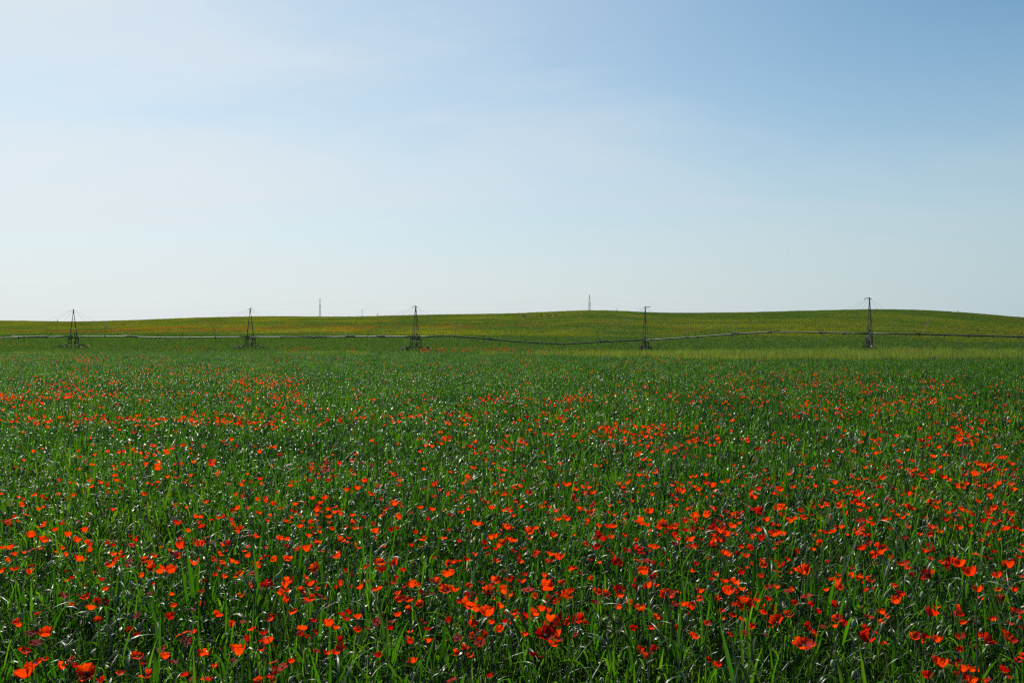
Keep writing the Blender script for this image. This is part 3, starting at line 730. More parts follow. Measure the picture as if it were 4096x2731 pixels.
GROW = {'c': 1.0, 'o': 1.0, 'f': 1.02, 'h': 1.1}
meshes = {}
def shared(key, fn):
    if key not in meshes: meshes[key] = fn()
    return meshes[key]
def petal_mesh(kind, var, i, old):
    V, Fc, tn = KINDS[kind][var][i]
    age = {0: .12, 1: .85}[old]
    return shared(('p', kind, var, i, old), lambda: make_mesh('petal', V, Fc, [M['petal']], attrs={'tone': tn, 'age': [age] * len(V)}))
def stem_mesh(k):
    def mk():
        g = random.Random(k); mb = MB(); ax = g.random() * 6.283; am = g.uniform(.02, .06)
        pts = [(am * math.sin(s * math.pi) * math.cos(ax), am * math.sin(s * math.pi) * math.sin(ax), s) for s in np.linspace(0, 1, 8)]
        mb.tube(pts, [.0026] * 5 + [.0022, .0019, .0017], 5, False)
        return mb.mesh('stem', M['stem'], True)
    return shared(('s', k), mk)
def centre_mesh(): return shared(('c',), lambda: centre_geo().mesh('flower_centre', M['centre'], True))

# where each one stands, in words that one can follow in the picture
COLS = ['at left edge', 'near left edge', 'in left part', 'left of middle', 'just left of middle',
        'just right of middle', 'right of middle', 'in right part', 'near right edge', 'at right edge']
ROWS = [(2600, 'bottom row'), (2480, 'second row up'), (2370, 'third row up'), (2270, 'fourth row up'), (2180, 'fifth row up'), (2080, 'sixth row up'), (0, 'seventh row up')]
FORM = {'c': 'cupped', 'o': 'opened', 'f': 'flattish', 'h': 'narrow'}
g = random.Random(77)
flowers = []
for s in near_ones:
    kind = s[3].lower(); old = int(s[3].isupper())  # capital kinds: shaded blooms, their darkness put into the petal colour
    hh = head_height(s, g)
    pos = at_px(s[0], s[1] + .22 * s[2], hh)
    d = 1.0 * s[2] / F * pos[1] * GROW[kind]
    flowers.append(dict(s=s, kind=kind, old=old, h=hh, pos=pos, d=d, var=g.randrange(len(KINDS[kind])), rz=g.random() * 6.283))
groups = {}
for f in flowers:
    x, y, w, _ = f['s']
    size = 'large' if w > 42 else ('small' if w < 29 else '')
    f['word'] = ' '.join(t for t in (size, FORM[f['kind']], 'crimson' if f['old'] else 'orange', 'poppy') if t)
    f['row'] = next(r for lim, r in ROWS if y >= lim); f['col'] = COLS[min(9, int(x / 4096 * 10))]
    groups.setdefault((f['word'], f['row'], f['col']), []).append(f)
NTH = ['', 'second', 'third', 'fourth', 'fifth', 'sixth', 'seventh', 'eighth', 'ninth']
CARD = ['', '', 'two', 'three', 'four', 'five', 'six', 'seven', 'eight', 'nine', 'ten']
def order(i, n):
    if n == 2: return ('left one of two', 'right one of two')[i]
    return f'leftmost of {CARD[n]}' if i == 0 else f'rightmost of {CARD[n]}' if i == n - 1 else f'{NTH[i]} from left of {CARD[n]}'
for (w, r, c), fs in groups.items():
    fs.sort(key=lambda f: f['s'][0])
    for i, f in enumerate(fs):
        f['label'] = f'{w} {c}, {r}' + (f', {order(i, len(fs))}' if len(fs) > 1 else '')

for f in flowers:
    X, Y, z0 = f['pos']
    root = empty('poppy', (X, Y, z0), f['rz'])
    tag(root, f['label'], 'poppy', 'poppies blooming among the wheat close to the camera')
    st = bpy.data.objects.new('stem', stem_mesh(g.randrange(6))); COL.objects.link(st); st.parent = root; st.scale = (1, 1, f['h'] / 1.0)
    # the head leans a little; wide-open ones lean towards the camera
    lean_x, lean_y = g.gauss(.06, .26), g.gauss(0, .26)
    if f['kind'] == 'o': lean_x += .42
    if f['kind'] == 'f': lean_x += g.uniform(-.1, .3)
    if f['old']: lean_x += g.uniform(-.1, .5); lean_y += g.uniform(-.4, .4)
    tilt = Matrix.Rotation(-f['rz'], 4, 'Z') @ Matrix.Rotation(lean_x, 4, 'X') @ Matrix.Rotation(lean_y, 4, 'Y') @ Matrix.Rotation(g.random() * 6.283, 4, 'Z')
    eul = tilt.to_euler()
    for i in range(len(KINDS[f['kind']][f['var']])):
        p = bpy.data.objects.new('petal', petal_mesh(f['kind'], f['var'], i, f['old'])); COL.objects.link(p); p.parent = root
        p.location = (0, 0, f['h']); p.rotation_euler = eul; p.scale = (f['d'],) * 3
    cm = bpy.data.objects.new('flower_centre', centre_mesh()); COL.objects.link(cm); cm.parent = root
    cm.location = (0, 0, f['h']); cm.rotation_euler = eul; cm.scale = (f['d'] * .9,) * 3

# all the other poppies of the field, past counting
def merged(kind, var, old, petals=True):
    T = Tuft()
    for (V, Fc, tn) in KINDS[kind][var]: T.put(V, Fc, tn, 0, {0: .12, 1: .85}[old])
    c = centre_geo(.9); T.put([tuple(v) for v in c.v], c.f, .5, 1)
    stalk(T, (0, 0, -6.0), (0, 0, 0), .022, .5, 2)
    return T.d()
small = []; index = {}
for kind in 'cofh':
    for var in range(min(4, len(KINDS[kind]))):
        for old in (0, 1):
            index[(kind, var, old)] = len(small); small.append(merged(kind, var, old))
pts, rots, scs, pk = [], [], [], []
def add_small(px, py, w, kind, old, lift=None):
    h = (g.uniform(.47, .60) if py > 1640 else g.uniform(.52, .64) if py > 1560 else g.uniform(.54, .70)) if lift is None else lift
    q = at_px(px, py, h)
    if q is None or q[1] > 240: return
    d = min(.10, max(.035, w / F * q[1] * GROW[kind] if w else g.uniform(.035, .068)))
    pts.append((q[0], q[1], q[2] + h)); scs.append((d, d, d))
    rots.append((g.gauss(.1 if kind != 'o' else .4, .2), g.gauss(0, .2), g.random() * 6.283))
    nv = min(4, len(KINDS[kind])); pk.append(index[(kind, g.randrange(nv), old)])
for s in rest: add_small(s[0], s[1] + .2 * s[2], s[2], s[3].lower(), int(s[3].isupper()))
for _ in range(680):                                     # lower, smaller blooms among the large ones, many painted shade-dark
    s = g.choice(sight)
    if s[1] < 1830: continue
    add_small(s[0] + g.gauss(0, 42), s[1] + g.gauss(14, 22), s[2] * g.uniform(.35, .66), g.choice('cccofh'), int(g.random() < .55), g.uniform(.34, .50))
# drifts: (x, y, half-width, half-height, how many) in the photograph's own pixels
DRIFTS = [(170, 1434, 190, 13, 230), (330, 1440, 70, 9, 60), (850, 1430, 850, 22, 110), (1200, 1440, 120, 12, 40), (350, 1530, 380, 20, 130), (330, 1588, 420, 36, 230), (500, 1482, 520, 26, 150), (120, 1600, 130, 25, 90),
          (1060, 1528, 250, 26, 110), (1060, 1596, 260, 36, 130), (700, 1678, 720, 28, 230), (1950, 1600, 420, 22, 70), (1900, 1670, 460, 32, 110), (2290, 1597, 60, 10, 30),
          (2180, 1430, 180, 14, 60), (2700, 1425, 300, 12, 30), (3130, 1500, 330, 24, 110), (3500, 1530, 620, 34, 220), (3300, 1625, 800, 46, 230), (2700, 1770, 280, 54, 150), (1870, 1765, 400, 52, 110),
          (740, 1800, 740, 40, 100), (3540, 1770, 560, 56, 180), (2600, 1900, 1450, 60, 110), (2900, 2060, 1150, 90, 120), (800, 2060, 800, 90, 25), (2048, 1700, 2048, 250, 130), (2048, 2300, 2048, 220, 60),
          (2048, 1465, 2048, 45, 430), (600, 1425, 600, 18, 170), (2400, 1438, 1000, 24, 170), (3000, 1560, 1050, 40, 160), (3700, 1600, 400, 60, 60), (2480, 1715, 240, 28, 60), (3950, 1700, 150, 80, 50)]
for (cx, cy, rx, ry, n) in DRIFTS:
    for _ in range(int(n * (1.7 if cy < 1760 else 1.1))):
        a, b = (g.gauss(0, .55), g.gauss(0, .6)) if ry < 60 else (g.uniform(-1, 1), g.uniform(-1, 1))
        x, y = cx + a * rx, cy + b * ry
        if float(fbm(x / 130, y / 45, 61)) < g.uniform(.25, .62): continue
        k = g.choice('cccccccoof'); low = g.random() < .3
        add_small(x, y, 0, k, int(g.random() < (.45 if low else .18)), g.uniform(.36, .46) if low else None)
# thin lines of poppies round the feet of the towers
for (x0, x1, yy, n) in ((1680, 2230, 1397, 260), (2230, 2420, 1403, 70), (1110, 1250, 1392, 45), (1380, 1420, 1395, 12), (3530, 3680, 1396, 26), (640, 830, 1394, 22), (0, 120, 1375, 26), (300, 420, 1391, 10), (2900, 3200, 1424, 12), (3250, 3420, 1428, 12)):
    for _ in range(int(n * 1.4)):
        x = g.uniform(x0, x1)
        if float(vnoise(x / 40, 0, 71)) < g.uniform(0, .6): continue
        add_small(x, yy + g.gauss(2, 6), 3, 'c', 0, g.uniform(.72, .86))
# the same field goes on to both sides of the view
for side in (-1, 1):
    for _ in range(1500):
        Y = 2.2 + 50 * g.random() ** 1.7; X = side * (.5145 * Y + .12 + 6.5 * g.random())
        if float(fbm(X / 2.2, Y / 1.6, 67)) < g.uniform(.3, .62): continue
        h = g.uniform(.42, .60); k = g.choice('cccccoof'); d = g.uniform(.04, .078)
        pts.append((X, Y, float(terrain(X, Y)) + h)); scs.append((d, d, d)); rots.append((g.gauss(.1, .2), g.gauss(0, .2), g.random() * 6.283))
        pk.append(index[(k, g.randrange(4), int(g.random() < .3))])
P = np.array(pts)
tag(scatter('poppies', small, P, np.array(rots), np.array(scs), np.array(pk), [M['petal'], M['centre'], M['stem']]), 'countless smaller orange-red poppies scattered in drifts through the wheat', 'poppies', kind='stuff')

# drifts of poppies on the hill, each a few hundredths of a pixel
T = []
for k in range(4):
    gg = random.Random(1200 + k); t = Tuft()
    for _ in range(34):
        r = 3.0 * math.sqrt(gg.random()); q = gg.random() * 6.283; c = (r * math.cos(q), r * math.sin(q), gg.uniform(.44, .60))
        V, Fc, tn = KINDS['c'][gg.randrange(4)][0]
        d = gg.uniform(.032, .05)
        for (V, Fc, tn) in KINDS['c'][gg.randrange(4)][:2]:
            t.put([(c[0] + v[0] * d, c[1] + v[1] * d, c[2] + v[2] * d) for v in V], Fc, tn, 0, .12)
    T.append(t.d())
xy = np.concatenate([field_points(150, 300, lambda y: .40, 20), field_points(300, 520, lambda y: .22, 30)])
X, Y = xy[:, 0], xy[:, 1]; Z = terrain(X, Y); px, py = photo_xy(X, Y, Z + .5)
ed = np.interp(px, EDGE_X, EDGE_Y)
low = np.exp(-((ed - 10 - py) / 12.0) ** 2) * np.clip(1.15 - px / 2600, .12, 1) + .7 * np.exp(-((ed - 32 - py) / 13.0) ** 2) * np.clip(1.1 - px / 3300, .2, 1)
st = .55 * fbm(X / 30 + 7, Y / 34, 81) + .45 * fbm(X / 11, Y / 20, 83)
dens = np.clip((st - .47) * 6, 0, 1) * (low + .16) * (py < ed - 2)
keep = RNG.random(len(xy)) < dens
P, rt, sc = standing(xy[keep], .9, 1.2, .04)
tag(scatter('hill_poppies', T, P, rt, sc, RNG.integers(0, 4, len(P)), [M['petal']]), 'faint orange streaks of far poppies across the hillside', 'poppies', kind='stuff')
# ------------------------------------------------------------------ the irrigation machine
PIPE = [(-700, 1362), (-300, 1353), (0, 1352), (75, 1349.5), (180, 1347.5), (294, 1345.5), (420, 1344.5), (520, 1346), (640, 1350.5), (760, 1350.5), (860, 1348.5), (1001, 1347.5), (1130, 1348), (1260, 1348.5),
        (1390, 1346.5), (1520, 1346.5), (1663, 1346.5), (1800, 1344), (1900, 1351.5), (2048, 1365.5), (2150, 1371.5), (2255, 1377), (2400, 1367.5), (2581, 1360), (2700, 1353), (2780, 1348), (2860, 1341.5), (2940, 1335.5), (3072, 1328.5),
        (3180, 1328), (3280, 1330), (3478, 1334.5), (3677, 1337), (3873, 1341.5), (4096, 1347), (4500, 1352), (4900, 1358)]
def pipe_d(px): return float(np.interp(px, [-700] + TPX + [4900], [170] + TD + [106]))
def pipe_at(px):
    py = float(np.interp(px, [p[0] for p in PIPE], [p[1] for p in PIPE])); d = pipe_d(px)
    return Vector(((px - CX) / F * d, d, EYE + (CY - py) / F * d))

YAW = [12, 26, 45, 63, 80]
TOPY = [1236, 1231, 1222, 1225, 1189]
ARM = [None, (+1, .55, .10), (-1, .55, .15), (+1, .72, .10), (-1, .66, .16)]
T_LABEL = ['lattice irrigation tower with no arm at its tip, leftmost of the five on the pipe',
           'lattice irrigation tower second from the left, left of the taller power pylon',
           'lattice irrigation tower in the middle of the five, wheels spread among orange poppies',
           'lattice irrigation tower second from the right, its feet in tall pale grass',
           'tallest lattice irrigation tower, narrow and rightmost, with a rusty lugged wheel beside it']
def lugged_wheel():
    mb = MB(); r, w = .44, .34; n = 20
    for k in range(n):
        a0, a1 = 6.283 * k / n, 6.283 * (k + 1) / n
        c = (r * math.cos((a0 + a1) / 2), 0, r * math.sin((a0 + a1) / 2))
        mb.box(c, (.022, w, r * .335), Matrix.Rotation(-(a0 + a1) / 2, 3, 'Y'))
        if k % 2 == 0:
            e = 1.09; mb.box((c[0] * e, 0, c[2] * e), (.09, w * 1.05, .025), Matrix.Rotation(-(a0 + a1) / 2, 3, 'Y') @ Matrix.Rotation(.35, 3, 'X'))
    for k in range(8):
        a = 6.283 * k / 8; mb.tube([(0, -.06, 0), (r * math.cos(a), 0, r * math.sin(a))], .014, 4)
        mb.tube([(0, .06, 0), (r * math.cos(a + .39), 0, r * math.sin(a + .39))], .014, 4)
    return mb.mesh('wheel', M['rust'])
def hub_mesh():
    mb = MB(); mb.tube([(0, -.16, 0), (0, .16, 0)], .07, 10); return mb.mesh('hub', M['collar'])
WHEEL, HUB = lugged_wheel(), hub_mesh()

for i in range(5):
    gxx, gyy, gzz = TOWER_GROUND[i]; zt = EYE + (CY - TOPY[i]) / F * TD[i]
    pz = pipe_at(TPX[i]).z
    root = empty('irrigation_tower', (gxx, gyy, gzz), R(YAW[i]))
    tag(root, T_LABEL[i], 'irrigation tower', 'irrigation towers carrying the pipe across the field')
    H = zt - gzz; hp = pz - gzz
    inv = Matrix.Rotation(-R(YAW[i]), 3, 'Z')
    loc = lambda w: inv @ (Vector(w) - Vector((gxx, gyy, gzz)))
    cx = loc(pipe_at(TPX[i])); ox, oy = cx.x, cx.y
    foot = []
    for sx in (-1, 1):
        for sy in (-1, 1):
            mb = MB(); a = Vector((sx * .50, sy * .25, hp - .12)); b = Vector((sx * .035, sy * .02, H - .30)); foot.append((a, b))
            mb.tube([a, b], [.038, .030], 5); mb.build('mast_leg', M['steel'], root)
    def on(sx, sy, t):
        a, b = foot[{(-1, -1): 0, (-1, 1): 1, (1, -1): 2, (1, 1): 3}[(sx, sy)]]; return a.lerp(b, t)
    for k, t in enumerate((.14, .30, .465, .645)):
        for sx in (-1, 1):
            mb = MB(); mb.tube([on(sx, -1, t), on(sx, 1, t)], .026, 5); mb.build('rung', M['rung'] if sx > 0 else M['steel'], root)
        if k in (1, 3):
            for sy in (-1, 1):
                mb = MB(); mb.tube([on(-1, sy, t + .006), on(1, sy, t + .006)], .026, 5); mb.build('rung', M['rung'] if sy > 0 and k == 1 else M['steel'], root)
    mb = MB(); mb.tube([(0, 0, H - .75), (0, 0, H)], [.075, .055], 8); mb.box((0, 0, H - .31), (.16, .12, .10)); mb.build('mast_head', M['steel'], root)
    ahead = (pipe_at(TPX[i] + 30) - pipe_at(TPX[i] - 30)); ahead.z = 0; ahead.normalize()
    if ARM[i]:
        sg, L, dr = ARM[i]; along = inv @ ahead
        mb = MB(); e = along * sg * L; mb.tube([(0, 0, H - .02), (e.x, e.y, H - .02 - dr)], .04, 6)
        mb.build('cross_arm', M['steel'], root)
        mb = MB(); e = along * -sg * .24; mb.tube([(0, 0, H - .12), (e.x, e.y, H - .24)], .035, 6); mb.build('cross_arm', M['steel'], root)
    for k, off in enumerate((-290, -205, -104, 110, 217) if i else (-290, -205, -104, 110, 217)):
        end = loc(pipe_at(TPX[i] + off)); s = Vector((0, 0, H - .06 - .07 * (k % 3)))
        mid = s.lerp(end, .5) - Vector((0, 0, .10))
        mb = MB(); mb.tube([s, s.lerp(mid, .5) - Vector((0, 0, .02)), mid, mid.lerp(end, .5) - Vector((0, 0, .02)), end], .009, 4, False); mb.build('guy_cable', M['cable'], root)
    # truck under the pipe: cross beam, two girders, two pairs of splayed legs, arms out to a lugged wheel at each end
    mb = MB(); mb.box((0, 0, hp - .20), (1.5, .10, .10)); mb.box((0, .14, hp - .27), (1.3, .05, .06)); mb.build('cross_beam', M['steel'], root)
    for sx in (-1, 1):
        mb = MB(); mb.box((sx * .52, 0, hp - .30), (.44, .56, .05)); mb.box((sx * .52, -.27, hp - .34), (.46, .04, .17)); mb.box((sx * .52, .27, hp - .34), (.46, .04, .17)); mb.build('girder', M['steel'], root)
        for q in (-1, 1):
            for sy in (-1, 1):
                mb = MB(); mb.tube([(sx * .52 + q * .20, sy * .25, hp - .36), (sx * .62 + q * .30, sy * .33, .04)], .036, 5); mb.build('leg', M['steel'], root)
        for sy in (-1, 1):
            mb = MB(); mb.tube([(sx * .52 - .19, sy * .262, hp - .40), (sx * .62 + .20, sy * .32, .45)], .020, 4); mb.build('brace', M['steel'], root)
            mb = MB(); mb.tube([(sx * .52 + .19, sy * .238, hp - .40), (sx * .62 - .20, sy * .30, .45)], .020, 4); mb.build('brace', M['steel'], root)
        mb = MB(); mb.tube([(sx * .30, 0, .80), (sx * 1.25, 0, .84), (sx * 1.86, 0, .46)], .045, 6); mb.tube([(sx * .92, .12, .50), (sx * 1.86, .0, .47)], .035, 5)
        mb.box((sx * 1.10, 0, .88), (.50, .10, .06)); mb.build('axle_arm', M['steel'], root)
        w = bpy.data.objects.new('wheel', WHEEL); COL.objects.link(w); w.parent = root; w.location = (sx * 1.88, 0, .44); w.rotation_euler = (0, .2 * i, R(70) if i == 4 else 0)
        h = bpy.data.objects.new('hub', HUB); COL.objects.link(h); h.parent = w
    mb = MB(); mb.tube([(.18, .05, .86), (.18, .05, 1.28)], .11, 10); mb.box((.18, .05, 1.32), (.28, .22, .10)); mb.box((.18, .05, .86), (.26, .24, .08)); mb.build('drive_motor', M['red'], root)
    mb = MB()
    mb.tube([(ox + .16, oy, hp + .05), (ox + .16, oy, hp + .38)], .05, 7); mb.box((ox + .16, oy, hp + .40), (.22, .12, .07))
    mb.tube([(ox + .16, oy, hp + .30)] + [(ox + .16 + .16 - .16 * math.cos(a), oy, hp + .30 + .16 * math.sin(a)) for a in np.linspace(.3, 2.9, 7)] + [(ox + .48, oy, hp - .1)], .018, 5)
    mb.tube([(ox - .34, oy, hp + .05), (ox - .34, oy, hp + .26)], .035, 6); mb.build('water_valve', M['collar'], root)

# the pipe, carried from tower to tower
o0 = pipe_at(TPX[2]); pr = empty('irrigation_pipe', (o0.x, o0.y, o0.z))
tag(pr, 'long sagging metal water pipe carried across the field by five lattice towers', 'pipe')
rel = lambda v: Vector(v) - o0
stops = [-700] + TPX + [4900]
for a, b in zip(stops[:-1], stops[1:]):
    pp = sorted({a + (b - a) * k / 14 for k in range(15)} | {p[0] for p in PIPE if a < p[0] < b})
    mb = MB(); mb.tube([rel(pipe_at(p)) for p in pp], .084, 14, True); mb.build('pipe_span', M['pipe'], pr, True)
ends = [75, 185, 420, 545, 640, 760, 862, 1126, 1255, 1388, 1520, 1800, 1818, 1960, 2150, 2255, 2402, 2480, 2790, 2930, 3072, 3085, 3282, 3377, 3677, 3780, 3873, 4075]
for p in ends:
    c = rel(pipe_at(p)); t = (pipe_at(p + 4) - pipe_at(p - 4)).normalized()
    mb = MB(); mb.tube([c - t * .05, c + t * .05], .135, 12); mb.box(c - Vector((0, 0, .15)), (.12, .1, .16)); mb.build('collar', M['collar'], pr)
# thin truss rods that lie along parts of the pipe, ending in short raised struts
for (a, b, lift) in ((45, 190, .10), (490, 548, .10), (1120, 1330, -.17), (1365, 1420, .16), (1498, 1540, .10), (1740, 1765, .10), (1930, 1975, .10), (2396, 2430, .12), (2735, 2760, .14), (2916, 2960, .16), (3070, 3118, .10), (3265, 3300, .16), (3655, 3680, .18)):
    s, e = rel(pipe_at(a)), rel(pipe_at(b)); up = Vector((0, 0, 1))
    mb = MB(); mb.tube([s + up * (.10 + max(lift, 0) * 2.4), s.lerp(e, .3) + up * (.13 + lift * .5), e + up * (.12 + lift * .2)], .035, 5); mb.build('truss_rod', M['collar'], pr)
for (bx, tx, ty) in ((418, 425, 1302), (862, 853, 1305.5), (1818, 1832, 1297), (2402, 2383, 1319), (3691, 3712, 1281), (540, 540, 1334.5), (731, 731, 1337.5), (632, 632, 1341), (2103, 2103, 1359), (2227, 2227, 1360), (3911, 3911, 1322.5), (4084, 4085, 1333)):
    b = pipe_at(bx); d = b.y; t = Vector(((tx - CX) / F * d, d, EYE + (CY - ty) / F * d)); tall = (t - b).length > .8
    mb = MB(); mb.tube([rel(b), rel(t)], .03 if tall else .022, 5); po = mb.build('sprinkler_riser', M['steel'], pr)
    c = rel(t) ; mb = MB(); mb.tube([c - Vector((0, .03, 0)), c + Vector((0, .03, 0))], .105 if tall else .085, 12); mb.tube([c + Vector((0, 0, -.12)), c + Vector((0, 0, .16))], .03, 6)
    mb.build('sprinkler_head', M['collar'] if not tall else M['rung'], po)

# ------------------------------------------------------------------ power line behind the hill
def pylon_meshes(H, wb, wt, th):
    out = {}
    cone = .80
    def corner(t, sx, sy):
        w = (wb + (wt - wb) * t / cone) if t <= cone else wt * (1 - (t - cone) / (1 - cone) * .93)
        return Vector((sx * w / 2, sy * w / 2, t * H))
    legs = []
    for sx in (-1, 1):
        for sy in (-1, 1):
            mb = MB(); mb.tube([corner(t, sx, sy) for t in (0, cone, 1)], th, 4); legs.append(mb.mesh('leg', M['lattice']))
    mb = MB(); n = 18
    for k in range(n):
        a, b = cone * k / n, cone * (k + 1) / n
        for (p, q) in (((-1, -1), (1, -1)), ((1, -1), (1, 1)), ((1, 1), (-1, 1)), ((-1, 1), (-1, -1))):
            mb.tube([corner(a, *p), corner(b, *q)] if k % 2 else [corner(a, *q), corner(b, *p)], th * .6, 3, False)
            mb.tube([corner(b, *p), corner(b, *q)], th * .6, 3, False)
    out = dict(legs=legs, bracing=mb.mesh('bracing', M['lattice']))
    arms = []
    for t in (.56, .73, .90):
        mb = MB(); mb.box((0, 0, t * H), (.30, 1.9, .22)); arms.append(mb.mesh('insulator_arm', M['lattice']))
    out['arms'] = arms
    return out
PY = pylon_meshes(30.0, 1.9, 1.0, .085)
def pylon(px, topy, d, label, wscale=1.0):
    x = (px - CX) / F * d; z = float(terrain(x, d)) - .2; top = EYE + (CY - topy) / F * d
    r = empty('power_pylon', (x, d, z), R(8)); tag(r, label, 'pylon', 'power pylons rising from behind the hill')
    s = (wscale, wscale, (top - z) / 30.0)
    for nm, ms in (('leg', PY['legs']), ('bracing', [PY['bracing']]), ('insulator_arm', PY['arms'])):
        for m in ms:
            o = bpy.data.objects.new(nm, m); COL.objects.link(o); o.parent = r; o.scale = s
    return Vector((x, d, z)), top - z
pa = pylon(1280, 1189.5, 800, 'tall narrow lattice pylon on the skyline between the second and third irrigation towers')
pb = pylon(2358, 1177, 800, 'tall narrow lattice pylon on the highest rise in the middle of the skyline')
pylon(1449, 1236, 1300, 'smaller distant lattice pylon standing right beside the taller one on the skyline', 1.25)
pylon(2468, 1231.5, 1400, 'pointed tip of a distant pylon just right of the pylon on the rise', 1.5)
pylon(230, 1279, 1400, 'tiny pylon tip on the skyline left of the leftmost irrigation tower', 2.2)
pylon(3832, 1240.5, 1400, 'tiny pylon tip on the skyline right of the tallest irrigation tower', 1.8)
d = 640; x = (1511 - CX) / F * d; z = float(terrain(x, d)) - .2; top = EYE + (CY - 1253.5) / F * d
r = empty('utility_pole', (x, d, z)); tag(r, 'short dark pole stub on the skyline right of the two left pylons', 'pole')
mb = MB(); mb.tube([(0, 0, 0), (0, 0, top - z)], [.17, .13], 8); mb.build('pole_shaft', M['lattice'], r)
mb = MB(); mb.box((0, .2, top - z - .35), (.9, .12, .14)); mb.build('crossbar', M['lattice'], r)
# three conductors: left end beyond the picture, pylon, pylon, down behind the hill on the right
for k, (t, nm, ends_) in enumerate(((.90, 'topmost', (1190, 1214)), (.73, 'middle', (1214, 1236)), (.56, 'lowest', (1238, 1262)))):
    A = pa[0] + Vector((0, 0, t * pa[1])); B = pb[0] + Vector((0, 0, t * pb[1]))
    def free(px, py, d): return Vector(((px - CX) / F * d, d, EYE + (CY - py) / F * d))
    Lf = free(-760, ends_[0] + 2, 800); Rt = free(3600, ends_[1] + 26, 830)
    p = []
    for (a, b, sag) in ((Lf, A, 9.0), (A, B, 4.6), (B, Rt, 2.5)):
        for j in range(25):
            s = j / 25; p.append(a.lerp(b, s) - Vector((0, 0, 4 * sag * s * (1 - s))))
    p.append(Rt)
    mb = MB(); mb.tube([q - p[0] for q in p], .016, 4, False)
    o = mb.build('power_line', M['wire']); o.location = p[0]
    tag(o, f'thin faint {nm} wire strung between the two tall pylons', 'power line', 'wires of the power line')

# ------------------------------------------------------------------ heaps of dug earth near the crest
HEAPS = [(2097, 1267.5, 28, 6.2, 'low brown earth heap at the left end of the row below the skyline'),
         (2127, 1266.2, 18, 5.2, 'small brown earth heap second from left in the row below the skyline'),
         (2147, 1265.2, 25, 4.6, 'flattest reddish earth heap in the middle of the row below the skyline'),
         (2165, 1264.6, 16, 6.2, 'small pointed pale-topped earth heap left of the tallest heap'),
         (2195, 1264.0, 30, 8.6, 'tallest dark earth heap in the row below the skyline'),
         (2223, 1262.6, 25, 6.4, 'dark earth heap at the right end of the row below the skyline')]
for i, (px, py, w, h, lab) in enumerate(HEAPS):
    X, Y = (px - CX) / F * 415, 415.0
    z = float(terrain(X, Y)); want = EYE + (CY - py) / F * Y
    Ym = np.linspace(250, 495, 400); zz = EYE + (CY - py) / F * Ym - (terrain((px - CX) / F * Ym, Ym) + .35)
    k = int(np.argmin(np.abs(zz))); Y = float(Ym[k]); X = (px - CX) / F * Y; z = float(terrain(X, Y))
    W = w / F * Y; Hh = h / F * Y + .40
    n = 26; V = []; Fc = []
    gr = random.Random(50 + i)
    for b in range(n + 1):
        for a in range(n + 1):
            u, v = a / n * 2 - 1, b / n * 2 - 1
            rr = math.hypot(u, v); e = max(0, 1 - rr ** 2) ** .8
            nz = float(fbm(np.array(u * 2.6 + i * 7), np.array(v * 2.6 + 3), 90)); nz2 = float(vnoise(np.array(u * 9 + i), np.array(v * 9), 91))
            V.append((u * W * .55, v * W * .45, Hh * e * (.35 + 1.05 * nz) + .22 * e * (nz2 - .5) - .15))
    for b in range(n):
        for a in range(n): Fc.append((b * (n + 1) + a, b * (n + 1) + a + 1, (b + 1) * (n + 1) + a + 1, (b + 1) * (n + 1) + a))
    tag(link('earth_heap', make_mesh('earth_heap', V, Fc, [M['earth']], smooth=False), None, (X, Y, z)), lab, 'earth heap', 'heaps of dug earth below the skyline')

# ------------------------------------------------------------------ one bird in the sky
d = 150.0; bp = Vector(((3149 - CX) / F * d, d, EYE + (CY - 1016) / F * d))
mb = MB(); mb.ball((0, 0, 0), .05, 8, 6, (1.9, .8, .7))
V = []
for s in (-1, 1):
    V += [(.05, s * .02, .02), (-.05, s * .02, .02), (.03, s * .14, .06), (-.05, s * .14, .055), (-.02, s * .27, .01)]
mb.add(V, [(0, 1, 3, 2), (2, 3, 4), (5, 7, 8, 6), (7, 9, 8)]); mb.add([(-.08, -.01, 0), (-.08, .01, 0), (-.16, .03, 0), (-.16, -.03, 0)], [(0, 1, 2, 3)])
o = mb.build('bird', M['feather']); o.location = bp; o.rotation_euler = (R(12), 0, R(75))
tag(o, 'tiny bird gliding in the pale sky above the right part of the hill', 'bird')

# ------------------------------------------------------------------ sky, sun, camera
w = bpy.data.worlds.new('World'); scene.world = w; w.use_nodes = True
nt = w.node_tree; nt.nodes.clear()
out = N(nt, 'ShaderNodeOutputWorld'); bg = N(nt, 'ShaderNodeBackground')
sky = N(nt, 'ShaderNodeTexSky'); sky.sky_type = 'NISHITA'; sky.sun_disc = False
sky.sun_elevation = R(SUN_EL); sky.sun_rotation = R(SUN_AZ); sky.altitude = 100
sky.air_density = 1.0; sky.dust_density = 1.0; sky.ozone_density = 3.0
tc = N(nt, 'ShaderNodeTexCoord').outputs['Generated']
sep = N(nt, 'ShaderNodeSeparateXYZ'); nt.links.new(tc, sep.inputs[0])
zz = mathn(nt, 'ADD', mathn(nt, 'MAXIMUM', sep.outputs['Z'], 0.0), .10)
cx_ = mathn(nt, 'DIVIDE', sep.outputs['X'], zz); cy_ = mathn(nt, 'DIVIDE', sep.outputs['Y'], zz)
cmb = N(nt, 'ShaderNodeCombineXYZ'); nt.links.new(cx_, cmb.inputs[0]); nt.links.new(cy_, cmb.inputs[1])
mp = N(nt, 'ShaderNodeMapping'); mp.inputs['Rotation'].default_value = (0, 0, R(18)); mp.inputs['Scale'].default_value = (.45, .9, 1); mp.inputs['Location'].default_value = SKY_SHIFT; nt.links.new(cmb.outputs[0], mp.inputs[0])
